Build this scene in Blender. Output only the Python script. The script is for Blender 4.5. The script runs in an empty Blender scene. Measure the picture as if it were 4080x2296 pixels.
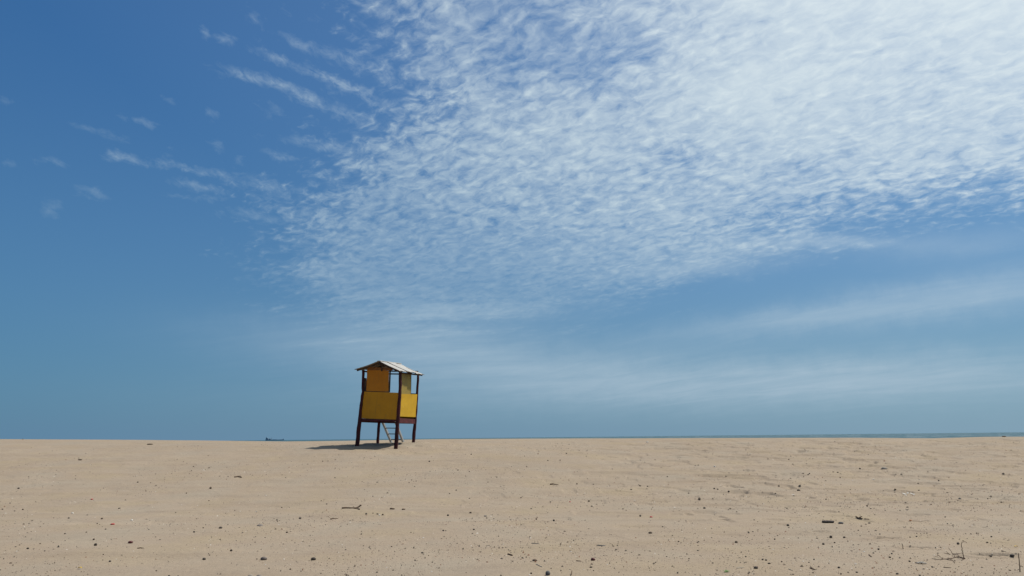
import bpy, bmesh, math, random
import numpy as np
from mathutils import Vector, Matrix
random.seed(7)
rng = np.random.default_rng(7)
R = math.radians

scene = bpy.context.scene
COL = scene.collection

# ------------------------------------------------------------------ camera
EYE = 1.5
FPX, CX, CY = 2948.0, 2040.0, 1148.0
PITCH, ROLL = math.atan(596.0 / FPX), R(-0.60)
rot = Matrix.Rotation(math.pi / 2 + PITCH, 3, 'X') @ Matrix.Rotation(ROLL, 3, 'Z')
cam_data = bpy.data.cameras.new('camera')
cam_data.sensor_width = 36.0
cam_data.lens = 36.0 * FPX / 4080.0
cam_data.clip_start, cam_data.clip_end = 0.1, 120000.0
cam = bpy.data.objects.new('camera', cam_data)
COL.objects.link(cam)
cam.matrix_world = Matrix.Translation((0, 0, EYE)) @ rot.to_4x4()
scene.camera = cam
RM = np.array(rot)

def ray(X, Y):
    return RM @ np.array([(X - CX) / FPX, -(Y - CY) / FPX, -1.0])

def at(X, Y, depth):
    """point seen at photo pixel (X, Y), depth metres ahead"""
    r = ray(X, Y)
    return np.array([0, 0, EYE]) + r * (depth / r[1])

def zm(x, y):      # pixel of the enlarged tower crop -> photo pixel
    return 1160 + x / 3.4517, 1400 + y / 3.4524

def az_el(X, Y):
    r = ray(X, Y); r = r / np.linalg.norm(r)
    return math.degrees(math.atan2(r[0], r[1])), math.degrees(math.asin(r[2]))

# ------------------------------------------------------------------ sun
SUN_EL, SUN_AZ = R(59.0), R(67.0)          # azimuth from +Y towards +X
SUN = np.array([math.cos(SUN_EL) * math.sin(SUN_AZ), math.cos(SUN_EL) * math.cos(SUN_AZ), math.sin(SUN_EL)])
sl = bpy.data.lights.new('sun', 'SUN')
sl.energy, sl.angle, sl.color = 5.0, R(0.53), (1.0, 0.95, 0.87)
so = bpy.data.objects.new('sun', sl)
so.rotation_euler = Vector(SUN).to_track_quat('Z', 'Y').to_euler()
so.location = (40, 20, 60)
COL.objects.link(so)

scene.view_settings.view_transform = 'Standard'
scene.view_settings.look = 'None'
scene.view_settings.gamma = 1.0
scene.view_settings.exposure = 0.0

# ------------------------------------------------------------------ node helper
class G:
    def __init__(s, tree):
        s.t = tree; s.n = tree.nodes; s.l = tree.links
    def put(s, v, sock):
        if v is None: return
        if isinstance(v, bpy.types.NodeSocket): s.l.new(v, sock)
        else: sock.default_value = v
    def m(s, op, a, b=None, c=None, clamp=False):
        n = s.n.new('ShaderNodeMath'); n.operation = op; n.use_clamp = clamp
        for i, v in enumerate((a, b, c)): s.put(v, n.inputs[i])
        return n.outputs[0]
    def v(s, op, a, b=None, out=0):
        n = s.n.new('ShaderNodeVectorMath'); n.operation = op
        s.put(a, n.inputs[0]); s.put(b, n.inputs[1])
        return n.outputs['Value'] if op in ('DOT_PRODUCT', 'LENGTH') else n.outputs[0]
    def xyz(s, a, b, c):
        n = s.n.new('ShaderNodeCombineXYZ')
        for i, v in enumerate((a, b, c)): s.put(v, n.inputs[i])
        return n.outputs[0]
    def sep(s, a):
        n = s.n.new('ShaderNodeSeparateXYZ'); s.put(a, n.inputs[0]); return n.outputs
    def mapr(s, val, a, b, c=0.0, d=1.0, smooth=False):
        n = s.n.new('ShaderNodeMapRange'); n.clamp = True
        n.interpolation_type = 'SMOOTHSTEP' if smooth else 'LINEAR'
        for k, x in zip(('Value', 'From Min', 'From Max', 'To Min', 'To Max'), (val, a, b, c, d)): s.put(x, n.inputs[k])
        return n.outputs[0]
    def noise(s, vec, scale, detail=4, rough=0.5, dist=0.0, lac=2.0, color=False):
        n = s.n.new('ShaderNodeTexNoise')
        s.put(vec, n.inputs['Vector'])
        for k, x in zip(('Scale', 'Detail', 'Roughness', 'Distortion', 'Lacunarity'), (scale, detail, rough, dist, lac)): s.put(x, n.inputs[k])
        return n.outputs['Color' if color else 'Fac']
    def voro(s, vec, scale, rand=1.0, feature='F1', out='Distance'):
        n = s.n.new('ShaderNodeTexVoronoi'); n.feature = feature
        s.put(vec, n.inputs['Vector']); n.inputs['Scale'].default_value = scale
        n.inputs['Randomness'].default_value = rand
        return n.outputs[out]
    def mapping(s, vec, loc=(0, 0, 0), rotz=0.0, scale=(1, 1, 1), typ='POINT'):
        n = s.n.new('ShaderNodeMapping'); n.vector_type = typ
        s.put(vec, n.inputs['Vector'])
        n.inputs['Location'].default_value = loc
        n.inputs['Rotation'].default_value = (0, 0, rotz)
        n.inputs['Scale'].default_value = scale
        return n.outputs[0]
    def mix(s, f, a, b, blend='MIX'):
        n = s.n.new('ShaderNodeMix'); n.data_type = 'RGBA'; n.blend_type = blend
        s.put(f, n.inputs[0])
        for v, i in ((a, 6), (b, 7)):
            if isinstance(v, tuple) and len(v) == 3: v = (*v, 1.0)
            s.put(v, n.inputs[i])
        return n.outputs[2]
    def curve(s, x, pts, x0, x1, y0, y1):
        """piecewise curve through pts, x in x0..x1, y in y0..y1"""
        n = s.n.new('ShaderNodeFloatCurve')
        c = n.mapping.curves[0]
        P = sorted(((a - x0) / (x1 - x0), (b - y0) / (y1 - y0)) for a, b in pts)
        P = [(0.0, P[0][1])] + [p for p in P if 0 < p[0] < 1] + [(1.0, P[-1][1])]
        while len(c.points) < len(P): c.points.new(0.5, 0.5)
        for q, p in zip(c.points, P):
            q.location = p; q.handle_type = 'AUTO_CLAMPED'
        n.mapping.update()
        s.put(s.m('DIVIDE', s.m('SUBTRACT', x, x0), x1 - x0, clamp=True), n.inputs['Value'])
        return s.m('ADD', s.m('MULTIPLY', n.outputs[0], y1 - y0), y0)

# ------------------------------------------------------------------ sky
def build_sky():
    w = bpy.data.worlds.new('World'); scene.world = w; w.use_nodes = True
    t = w.node_tree; t.nodes.clear(); g = G(t)
    out = t.nodes.new('ShaderNodeOutputWorld')
    bg = t.nodes.new('ShaderNodeBackground'); bg.inputs['Strength'].default_value = 0.1
    t.links.new(bg.outputs[0], out.inputs['Surface'])
    sky = t.nodes.new('ShaderNodeTexSky'); sky.sky_type = 'NISHITA'; sky.sun_disc = False
    sky.sun_elevation = SUN_EL; sky.sun_rotation = SUN_AZ
    sky.altitude = 0; sky.air_density = 1.0; sky.dust_density = 0.6; sky.ozone_density = 2.0
    tc = t.nodes.new('ShaderNodeTexCoord')
    d = g.v('NORMALIZE', tc.outputs['Generated'])
    x, y, z = g.sep(d)
    DEG = 180 / math.pi
    az = g.m('MULTIPLY', g.m('ARCTAN2', x, y), DEG)
    el = g.m('MULTIPLY', g.m('ARCSINE', z), DEG)
    cs = g.v('DOT_PRODUCT', d, tuple(SUN))
    # ---- clear air: Nishita, graded to the colour of the photographed air
    air = g.mix(1.0, sky.outputs[0], SKY_GAIN, 'MULTIPLY')
    air = g.mix(1.0, air, g.mix(g.mapr(z, 0.12, 0.48), (0.38, 0.70, 0.77), (0.80, 0.93, 0.97)), 'MULTIPLY')
    hz = g.m('POWER', g.m('SUBTRACT', 1.0, g.m('MAXIMUM', z, 0.0), clamp=True), 3.6)
    hcol = g.mix(g.mapr(cs, -0.2, 0.5), HAZE_A, HAZE_B)
    air = g.mix(g.m('MULTIPLY', hz, HAZE_AMT), air, hcol)
    glow = g.mapr(cs, 0.30, 1.0, 0.0, 1.0)
    air = g.mix(g.m('MULTIPLY', glow, 0.20), air, (4.6, 5.9, 6.7))
    # ---- cloud layer coordinates: direction cut with a level sheet overhead
    zz = g.m('ADD', g.m('MAXIMUM', z, 0.0), 0.22)           # thick sheet: cells stay rounder towards the horizon
    px, py = g.m('DIVIDE', x, zz), g.m('DIVIDE', y, zz)
    p = g.xyz(px, py, 0.0)
    ae = g.xyz(az, el, 0.0)
    warp = g.noise(p, 12.0, 3, 0.55, color=True)
    pw = g.v('ADD', p, g.v('MULTIPLY', g.v('SUBTRACT', warp, (0.5, 0.5, 0.5)), (0.07, 0.07, 0.0)))
    pr = g.mapping(pw, rotz=R(-42), scale=(1.35, 0.86, 1.0), typ='TEXTURE')
    n1 = g.noise(pr, 44.0, 6, 0.60, 0.1)                     # billows
    n2 = g.noise(g.mapping(pw, loc=(3.1, 1.7, 0), rotz=R(34), scale=(1.3, 0.85, 1), typ='TEXTURE'), 15.0, 5, 0.6, 0.3)    # rows and clumps
    fib = g.noise(g.mapping(pw, loc=(9.1, 4.7, 0), rotz=R(-42), scale=(2.2, 0.62, 1), typ='TEXTURE'), 22.0, 6, 0.66, 0.5)   # combed fibres
    puff = g.m('SUBTRACT', 0.86, g.voro(g.v('ADD', pr, g.v('MULTIPLY', g.noise(p, 60.0, 3, 0.6, color=True), (0.022, 0.022, 0))), 40.0, 1.0, 'SMOOTH_F1'))
    big = g.noise(g.mapping(p, loc=(7.3, 2.2, 0)), 2.6, 4, 0.55)
    nn = g.m('ADD', g.m('ADD', g.m('MULTIPLY', n1, 0.40), g.m('MULTIPLY', n2, 0.26)), g.m('ADD', g.m('MULTIPLY', fib, 0.14), g.m('MULTIPLY', puff, 0.20)))
    cell = g.mapr(nn, 0.33, 0.66, 0.0, 1.0)
    snl = g.noise(g.mapping(p, loc=(5, 3, 0), rotz=R(-6), scale=(3.2, 0.9, 1), typ='TEXTURE'), 7.5, 6, 0.62, 0.4)
    sn = g.noise(g.mapping(p, loc=(2, 9, 0), rotz=R(-42), scale=(3.0, 0.9, 1), typ='TEXTURE'), 7.5, 6, 0.64, 0.5)       # long combed streaks
    azr = g.mapr(az, -7.0, 12.0)
    sn = g.m('ADD', g.m('MULTIPLY', sn, azr), g.m('MULTIPLY', snl, g.m('SUBTRACT', 1.0, azr)))
    cell = g.m('ADD', g.m('MULTIPLY', cell, g.mapr(el, 7.5, 16.0, 0.3, 1.0)), g.m('MULTIPLY', g.mapr(sn, 0.32, 0.68), g.mapr(el, 7.5, 16.0, 0.7, 0.0)))
    # ---- outline of the cloud sheet
    q = lambda X, Y: az_el(X * 1.58385, Y * 1.58385)
    left = [(e, a) for a, e in [q(*a) for a in LEFT]]
    low = [q(*a) for a in LOW]
    wob = g.m('MULTIPLY', g.m('SUBTRACT', g.noise(g.mapping(p, loc=(1, 5, 0)), 4.2, 5, 0.62, 0.4), 0.5), 14.0)
    wob2 = g.m('MULTIPLY', wob, g.mapr(el, 4, 25, 0.25, 1.0))
    fL = g.curve(el, left, 4.0, 42.0, -24.0, 4.0)
    fB = g.curve(az, low, -30.0, 48.0, 0.0, 24.0)
    cl = g.mapr(g.m('ADD', g.m('SUBTRACT', az, fL), wob2), -4.0, 12.0, 0, 1)
    cbw = g.curve(az, [(-20, 6.8), (0, 8.0), (10, 7.6), (22, 7.2), (34, 6.2), (48, 5.5)], -30.0, 48.0, 0.0, 8.0)
    de = g.m('ADD', g.m('SUBTRACT', el, fB), g.m('MULTIPLY', wob, 0.12))
    cb = g.mapr(g.m('DIVIDE', de, cbw), -0.25, 1.0, 0, 1)
    cover = g.m('MULTIPLY', cl, cb)
    # places of their own shape, in degrees of azimuth and elevation, with a ragged outline
    wv = g.noise(ae, 0.45, 4, 0.62, color=True)
    aew = g.v('ADD', ae, g.v('MULTIPLY', g.v('SUBTRACT', wv, (0.5, 0.5, 0.5)), (2.6, 1.5, 0.0)))
    def blob(a, b, wpx):
        A, B = q(*a), q(*b)
        c = ((A[0] + B[0]) / 2, (A[1] + B[1]) / 2, 0)
        dx, dy = B[0] - A[0], B[1] - A[1]
        L = max(math.hypot(dx, dy) / 2, 0.3)
        u = g.mapping(aew, loc=c, rotz=math.atan2(dy, dx), scale=(L, wpx * 0.031, 1), typ='TEXTURE')
        return g.m('EXPONENT', g.m('MULTIPLY', g.v('DOT_PRODUCT', u, u), -1.0))
    def blobs(lst):
        acc = None
        for a, b, wpx, amp in lst:
            e = g.m('MULTIPLY', blob(a, b, wpx), amp)
            acc = e if acc is None else g.m('ADD', acc, e)
        return acc
    thick = g.m('ADD', g.mapr(cs, 0.40, 0.87, 0.0, 0.95), g.m('MULTIPLY', g.m('SUBTRACT', big, 0.5), 0.5))
    thick = g.m('ADD', thick, g.mapr(cs, 0.72, 0.86, 0.0, 0.45))
    thick = g.m('SUBTRACT', g.m('ADD', thick, blobs(THICK)), blobs(GAPS), clamp=True)
    base = g.mapr(thick, 0.0, 1.0, 0.30, 0.93)
    amp = g.curve(thick, [(0, 0.80), (0.3, 1.0), (0.6, 0.76), (1.0, 0.18)], 0.0, 1.0, 0.0, 1.2)
    flat = g.mapr(el, 8, 20, 0.55, 0.88)
    a = g.m('ADD', base, g.m('MULTIPLY', g.m('MULTIPLY', g.m('SUBTRACT', cell, 0.5), amp), flat), clamp=True)
    edge = g.mapr(g.m('ADD', cell, g.m('SUBTRACT', g.m('MULTIPLY', cover, 1.7), 0.9)), 0.05, 1.05, 0.0, 1.0, True)
    deck = g.m('MULTIPLY', g.m('MULTIPLY', a, edge), g.mapr(el, 5.0, 17.0, 0.72, 1.0))
    # ---- loose wisps left of the sheet
    tn = g.noise(g.mapping(ae, rotz=R(-18), scale=(1.8, 0.9, 1), typ='TEXTURE'), 1.5, 6, 0.68, 0.5)
    wisp = blobs(WISPS)
    veil = g.m('MULTIPLY', g.m('MULTIPLY', g.mapr(az, -38, -12), g.mapr(el, 7, 13)), g.mapr(g.m('ADD', n2, g.m('MULTIPLY', g.m('SUBTRACT', tn, 0.5), 0.8)), 0.50, 0.85, 0.0, 0.30))
    wisp = g.m('ADD', wisp, veil)
    wa = g.m('MULTIPLY', g.mapr(g.m('MULTIPLY', wisp, g.mapr(tn, 0.34, 0.66, 0.15, 1.3)), 0.10, 1.30, 0.0, 1.0), 0.38)
    # ---- faint long streaks low over the sea
    st = g.m('MULTIPLY', blobs(STREAKS), g.mapr(sn, 0.3, 0.68, 0.62, 1.08))
    # ---- put together: layer after layer over the air
    inv = g.m('SUBTRACT', 1.0, deck, clamp=True)
    inv = g.m('MULTIPLY', inv, g.m('SUBTRACT', 1.0, wa, clamp=True))
    inv = g.m('MULTIPLY', inv, g.m('SUBTRACT', 1.0, st, clamp=True))
    al = g.m('MULTIPLY', g.m('SUBTRACT', 1.0, inv, clamp=True), g.mapr(z, 0.0, 0.05))
    ccol = g.mix(g.mapr(cs, 0.38, 0.85), CLOUD_A, CLOUD_B)
    ccol = g.mix(g.mapr(el, 3.0, 14.0, 0.55, 0.0), ccol, CLOUD_LOW)
    res = g.mix(al, air, ccol)
    t.links.new(res, bg.inputs['Color'])

SKY_GAIN = (0.27, 0.66, 0.97)
HAZE_AMT, HAZE_A, HAZE_B = 0.95, (1.0, 2.12, 3.46), (2.36, 3.62, 4.62)
CLOUD_A, CLOUD_B, CLOUD_LOW = (4.8, 6.1, 6.9), (7.7, 8.55, 8.9), (3.6, 4.7, 5.9)
# pixels of a 2576-wide view of the sky
LEFT = ((900, -300), (820, 0), (850, 110), (900, 200), (860, 290), (760, 370), (640, 470), (580, 560), (560, 680), (590, 790), (660, 880), (720, 920))
LOW = ((300, 900), (640, 915), (900, 945), (1200, 925), (1450, 870), (1700, 790), (1900, 722), (2150, 655), (2350, 612), (2576, 578), (3000, 530))
# (end, end, half width, strength)
GAPS = [((1150, 40), (1480, 80), 120, 0.62), ((1400, 230), (1660, 60), 75, 0.48), ((920, 0), (1080, 190), 110, 0.70),
        ((1660, 405), (1800, 375), 34, 0.30), ((1960, 430), (2150, 400), 28, 0.35), ((1240, 200), (1330, 260), 50, 0.25),
        ((1850, 540), (2500, 470), 34, 0.25), ((880, 700), (1300, 720), 40, 0.1)]
THICK = [((1100, 290), (1650, 300), 110, 0.26), ((900, 450), (1600, 450), 90, 0.17), ((1650, 260), (2200, 200), 150, 0.25),
         ((1000, 590), (1600, 560), 70, 0.10), ((700, 800), (1200, 760), 60, 0.05)]
WISPS = [((560, 172), (720, 215), 12, 0.95), ((680, 205), (860, 280), 14, 0.9), ((630, 125), (730, 162), 10, 0.8),
         ((765, 172), (880, 225), 12, 1.1), ((850, 205), (975, 262), 13, 0.9), ((700, 85), (800, 130), 16, 0.55),
         ((790, 120), (1000, 195), 18, 0.65), ((500, 72), (530, 86), 12, 0.5), ((545, 88), (600, 104), 13, 0.6),
         ((270, 384), (340, 402), 11, 0.9), ((330, 398), (520, 436), 9, 0.75), ((440, 455), (570, 486), 9, 0.75),
         ((500, 432), (630, 466), 9, 0.65), ((300, 296), (400, 326), 9, 0.6), ((185, 312), (320, 356), 9, 0.45),
         ((90, 402), (165, 420), 12, 0.45), ((5, 405), (40, 416), 10, 0.35), ((105, 505), (165, 535), 22, 0.45),
         ((200, 478), (270, 498), 14, 0.45), ((720, 355), (880, 378), 12, 0.8), ((655, 378), (735, 402), 10, 0.7),
         ((840, 285), (950, 304), 12, 0.6), ((420, 375), (440, 400), 18, 0.35), ((520, 280), (540, 300), 16, 0.35),
         ((620, 30), (660, 55), 16, 0.4), ((395, 240), (445, 256), 9, 0.4), ((0, 240), (12, 268), 14, 0.35),
         ((520, 360), (570, 385), 18, 0.35), ((590, 395), (605, 412), 12, 0.35), ((560, 530), (760, 560), 14, 0.5),
         ((400, 486), (540, 500), 7, 0.4), ((590, 440), (760, 500), 22, 0.45), ((660, 275), (720, 290), 14, 0.35)]
STREAKS = [((1650, 850), (2250, 770), 34, 0.34), ((2100, 790), (2800, 690), 46, 0.42), ((2200, 640), (2650, 590), 30, 0.16),
           ((640, 845), (1400, 880), 56, 0.42), ((950, 925), (1900, 955), 60, 0.48), ((900, 1010), (2700, 1000), 60, 0.30), ((1900, 600), (2250, 615), 16, 0.3), ((1500, 690), (1950, 660), 22, 0.3), ((1700, 950), (2800, 930), 54, 0.50),
           ((1500, 640), (2100, 600), 30, 0.26), ((900, 800), (1500, 770), 40, 0.2)]
build_sky()

# ------------------------------------------------------------------ noise in numpy
def _hash(ix, iy, seed):
    h = (ix.astype(np.int64) * 374761393 + iy.astype(np.int64) * 668265263 + seed * 974634777) & 0xFFFFFFFF
    h = ((h ^ (h >> 13)) * 1274126177) & 0xFFFFFFFF
    return ((h ^ (h >> 16)) & 0xFFFF) / 65535.0
def vnoise(x, y, seed=0):
    x = np.asarray(x, float); y = np.asarray(y, float)
    ix, iy = np.floor(x), np.floor(y)
    fx, fy = x - ix, y - iy
    fx = fx * fx * fx * (fx * (fx * 6 - 15) + 10); fy = fy * fy * fy * (fy * (fy * 6 - 15) + 10)
    a = _hash(ix, iy, seed); b = _hash(ix + 1, iy, seed); c = _hash(ix, iy + 1, seed); d = _hash(ix + 1, iy + 1, seed)
    return (a + (b - a) * fx) * (1 - fy) + (c + (d - c) * fx) * fy - 0.5
def fbm(x, y, seed=0, o=3):
    s = 0; k = 1.0
    for i in range(o):
        s = s + k * vnoise(x * 2 ** i + 17.3 * i, y * 2 ** i - 9.1 * i, seed + i); k *= 0.5
    return s
def sst(t):
    t = np.clip(t, 0, 1); return t * t * (3 - 2 * t)

# ------------------------------------------------------------------ ground shape
# pixel height of the sand's skyline against the level of the eye, along the frame
CREST = [(-2500, 1775), (-600, 1752), (0, 1750), (600, 1753), (1000, 1757), (1160, 1759), (1400, 1756), (1600, 1752.5), (1800, 1749.5), (2050, 1748), (2720, 1746),
         (3300, 1744.5), (3650, 1747), (3850, 1741), (4080, 1740.5), (4600, 1741), (6500, 1745)]
YC = 37.0
def horizon_y(X):
    return CY + 596.0 - (X - CX) * math.tan(R(0.60))
_cx = np.array([c[0] for c in CREST], float)
_cz = np.array([EYE - (c[1] - horizon_y(c[0])) * YC / FPX for c in CREST])
FOOT = []       # (x, y, dz) corrections so that the drifted sand meets each post foot
_foot_w = None
PRINTS = []     # footprints: x, y, heading, length, depth
def ground0(x, y):
    x = np.asarray(x, float); y = np.asarray(y, float)
    ys = np.maximum(y, 6.0)
    X = CX + FPX * 0.985 * x / ys
    zc = np.interp(X, _cx, _cz)
    rise = sst((y - 15.5) / (YC - 15.5))
    z = zc * rise
    t = np.maximum(y - YC, 0)
    z = z - np.where(t > 0, 5.0 * sst(t / 75.0), 0)
    return z
def ground(x, y):
    x = np.asarray(x, float); y = np.asarray(y, float)
    z = ground0(x, y)
    near = np.exp(-np.maximum(np.hypot(x, y) - 60, 0) / 60)
    keep = 1 - 0.85 * sst((y - 30) / 6)
    z = z + near * keep * (0.05 * fbm(x * 0.22, y * 0.30, 3) + 0.022 * fbm(x * 0.9, y * 1.1, 11))
    # faint vehicle ruts and wind lines running along the beach
    rut = sst((y - 11) / 5) * (1 - sst((y - 27) / 6))
    yy = y - 0.045 * x + 0.25 * fbm(x * 0.12, y * 0.1, 31, 2)
    z = z + near * rut * 0.06 * fbm(x * 0.10, yy * 1.15, 23, 2) * np.where(x < 6, 1, 0.5)
    # short wind-cut ledges, steep on the shaded side
    led = sst((x - 0.5) / 7) * sst((y - 12) / 9) * (1 - 0.6 * sst((y - 33) / 4))
    yl = y + 0.16 * x + 0.35 * vnoise(x * 0.5, y * 0.5, 47)
    c = vnoise(x * 0.85, yl * 1.5, 41) + 0.5 * vnoise(x * 2.1, yl * 3.2, 43)
    z = z - near * led * (0.058 * sst((c - 0.14) / 0.06) - 0.04 * sst((c - 0.16) / 0.35))
    small = 0.35 + 0.65 * sst((x + 4) / 14)
    z = z - near * 0.034 * small * sst((y - 9) / 6) * (1 - 0.7 * sst((y - 32) / 5)) * sst((vnoise(x * 2.1, (y + 0.1 * x) * 3.0, 53) - 0.2) / 0.08)
    tramp = np.exp(-(((x + 5.2) / 3.6) ** 2 + ((y - 30.6) / 2.6) ** 2))      # trodden, drifted sand round the tower
    z = z - tramp * 0.05 * sst((vnoise(x * 2.3, y * 2.0, 71) - 0.12) / 0.2)
    for fx, fy, fa, fl, fd in PRINTS:
        dx, dy = x - fx, y - fy
        u = (dx * math.cos(fa) + dy * math.sin(fa)) / fl * 2
        v = (-dx * math.sin(fa) + dy * math.cos(fa)) / (fl * 0.42) * 2
        r = np.sqrt(u * u + v * v)
        z = z - fd * np.exp(-np.minimum(r, 4) ** 4 * 0.9) + fd * 0.35 * np.exp(-((r - 1.45) / 0.35) ** 2)
    if _foot_w is not None:
        for (fx, fy, _), w in zip(FOOT, _foot_w):
            z = z + w * np.exp(-((x - fx) ** 2 + (y - fy) ** 2) / (2 * 1.3 ** 2))
        for fx, fy, _ in FOOT[:4]:                # scour hollow and small drift round each post
            q = np.hypot((x - fx + 0.05) / 1.35, y - fy)
            z = z - 0.035 * np.exp(-(q / 0.20) ** 2) + 0.030 * np.exp(-((q - 0.40) / 0.15) ** 2)
    return z
def hit(X, Y, lo=4.0, hi=44.0):
    """where the line of sight through a photo pixel meets the sand"""
    r = ray(X, Y); r = r / r[1]
    ts = np.linspace(lo, hi, 1601)
    dz = EYE + r[2] * ts - ground(r[0] * ts, ts)
    k = np.nonzero(dz < 0)[0]
    t = ts[k[0]] if len(k) else 36.0
    if len(k) and k[0] > 0:
        a, b = dz[k[0] - 1], dz[k[0]]
        t = ts[k[0] - 1] + (ts[1] - ts[0]) * a / (a - b)
    x = r[0] * t
    return np.array([x, t, float(ground(x, t))])

# ------------------------------------------------------------------ object helpers
def tag(o, label=None, cat=None, group=None, kind=None):
    if label: o['label'] = label
    if cat: o['category'] = cat
    if group: o['group'] = group
    if kind: o['kind'] = kind
    return o
def mesh_obj(name, verts, faces, mat, parent=None, origin=(0, 0, 0), smooth=False, mats=None, mat_idx=None):
    me = bpy.data.meshes.new(name)
    v = np.asarray(verts, float) - np.asarray(origin, float)
    me.from_pydata(v.tolist(), [], [tuple(int(i) for i in f) for f in faces])
    for mm in (mats or [mat]): me.materials.append(mm)
    if mat_idx is not None: me.polygons.foreach_set('material_index', np.asarray(mat_idx, np.int32))
    if smooth: me.polygons.foreach_set('use_smooth', [True] * len(me.polygons))
    me.update()
    bm = bmesh.new(); bm.from_mesh(me); bmesh.ops.recalc_face_normals(bm, faces=bm.faces); bm.to_mesh(me); bm.free()
    o = bpy.data.objects.new(name, me); COL.objects.link(o)
    if parent is not None: o.parent = parent
    else: o.location = tuple(origin)
    return o
def empty(name, loc):
    o = bpy.data.objects.new(name, None); o.empty_display_size = 0.2
    o.location = tuple(loc); COL.objects.link(o); return o
class MB:
    """collects shapes; build() links them as one mesh object"""
    def __init__(s): s.v, s.f = [], []
    def add(s, v, f):
        b = len(s.v); s.v += [tuple(p) for p in v]; s.f += [tuple(i + b for i in q) for q in f]
    def tube(s, pts, radii, n=9, seed=0, rough=0.0, cap=True, flat=1.0):
        pts = [np.asarray(p, float) for p in pts]; r_ = random.Random(seed)
        ref = np.array([0.31, 0.95, 0.07]); V = []; F = []
        for i, p in enumerate(pts):
            t = pts[min(i + 1, len(pts) - 1)] - pts[max(i - 1, 0)]
            t = t / (np.linalg.norm(t) + 1e-9)
            a = np.cross(t, ref); a /= np.linalg.norm(a); b = np.cross(t, a)
            rr = radii[i] if hasattr(radii, '__len__') else radii
            for k in range(n):
                th = 2 * math.pi * k / n
                q = rr * (1 + rough * r_.uniform(-1, 1))
                V.append(p + q * (math.cos(th) * a + flat * math.sin(th) * b))
        for i in range(len(pts) - 1):
            for k in range(n):
                F.append((i * n + k, i * n + (k + 1) % n, (i + 1) * n + (k + 1) % n, (i + 1) * n + k))
        if cap: F += [tuple(range(n))[::-1], tuple(range((len(pts) - 1) * n, len(pts) * n))]
        s.add(V, F)
    def bar(s, a, b, w, h, up=(0, 0, 1)):
        a, b = np.asarray(a, float), np.asarray(b, float)
        t = (b - a) / np.linalg.norm(b - a)
        side = np.cross(t, up); side /= np.linalg.norm(side); u = np.cross(side, t)
        V = [p + sx * w / 2 * side + sz * h / 2 * u for p in (a, b) for sx, sz in ((-1, -1), (1, -1), (1, 1), (-1, 1))]
        s.add(V, [(0, 3, 2, 1), (4, 5, 6, 7), (0, 1, 5, 4), (1, 2, 6, 5), (2, 3, 7, 6), (3, 0, 4, 7)])
    def slab(s, q, th, wav=0.0, nu=1, nv=1, seed=0):
        """thick sheet over quad q (bl, br, tr, tl)"""
        q = [np.asarray(p, float) for p in q]
        nrm = np.cross(q[1] - q[0], q[3] - q[0]); nrm /= np.linalg.norm(nrm)
        r_ = random.Random(seed); V = []
        offs = [[r_.uniform(-1, 1) * wav for _ in range(nu + 1)] for _ in range(nv + 1)]
        for sgn in (0.5, -0.5):
            for j in range(nv + 1):
                for i in range(nu + 1):
                    u, v = i / nu, j / nv
                    p = (q[0] * (1 - u) + q[1] * u) * (1 - v) + (q[3] * (1 - u) + q[2] * u) * v
                    V.append(p + nrm * (sgn * th + offs[j][i]))
        W = nu + 1; K = W * (nv + 1); F = []
        for j in range(nv):
            for i in range(nu):
                a = j * W + i
                F.append((a, a + 1, a + W + 1, a + W)); F.append((K + a, K + a + W, K + a + W + 1, K + a + 1))
        for i in range(nu):
            F.append((i, K + i, K + i + 1, i + 1)); a = nv * W + i; F.append((a, a + 1, K + a + 1, K + a))
        for j in range(nv):
            a = j * W; F.append((a, a + W, K + a + W, K + a)); a = j * W + nu; F.append((a, K + a, K + a + W, a + W))
        s.add(V, F)
    def box(s, c, d, rz=0.0):
        c = np.asarray(c, float); ca, sa = math.cos(rz), math.sin(rz); V = []
        for z in (-1, 1):
            for xx, yy in ((-1, -1), (1, -1), (1, 1), (-1, 1)):
                a, b = xx * d[0] / 2, yy * d[1] / 2
                V.append(c + np.array([a * ca - b * sa, a * sa + b * ca, z * d[2] / 2]))
        s.add(V, [(0, 3, 2, 1), (4, 5, 6, 7), (0, 1, 5, 4), (1, 2, 6, 5), (2, 3, 7, 6), (3, 0, 4, 7)])
    def build(s, name, mat, parent=None, origin=(0, 0, 0), smooth=False, bevel=0.0):
        o = mesh_obj(name, s.v, s.f, mat, parent, origin, smooth)
        if bevel:
            m = o.modifiers.new('bevel', 'BEVEL'); m.width = bevel; m.segments = 2; m.limit_method = 'ANGLE'
        return o

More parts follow.
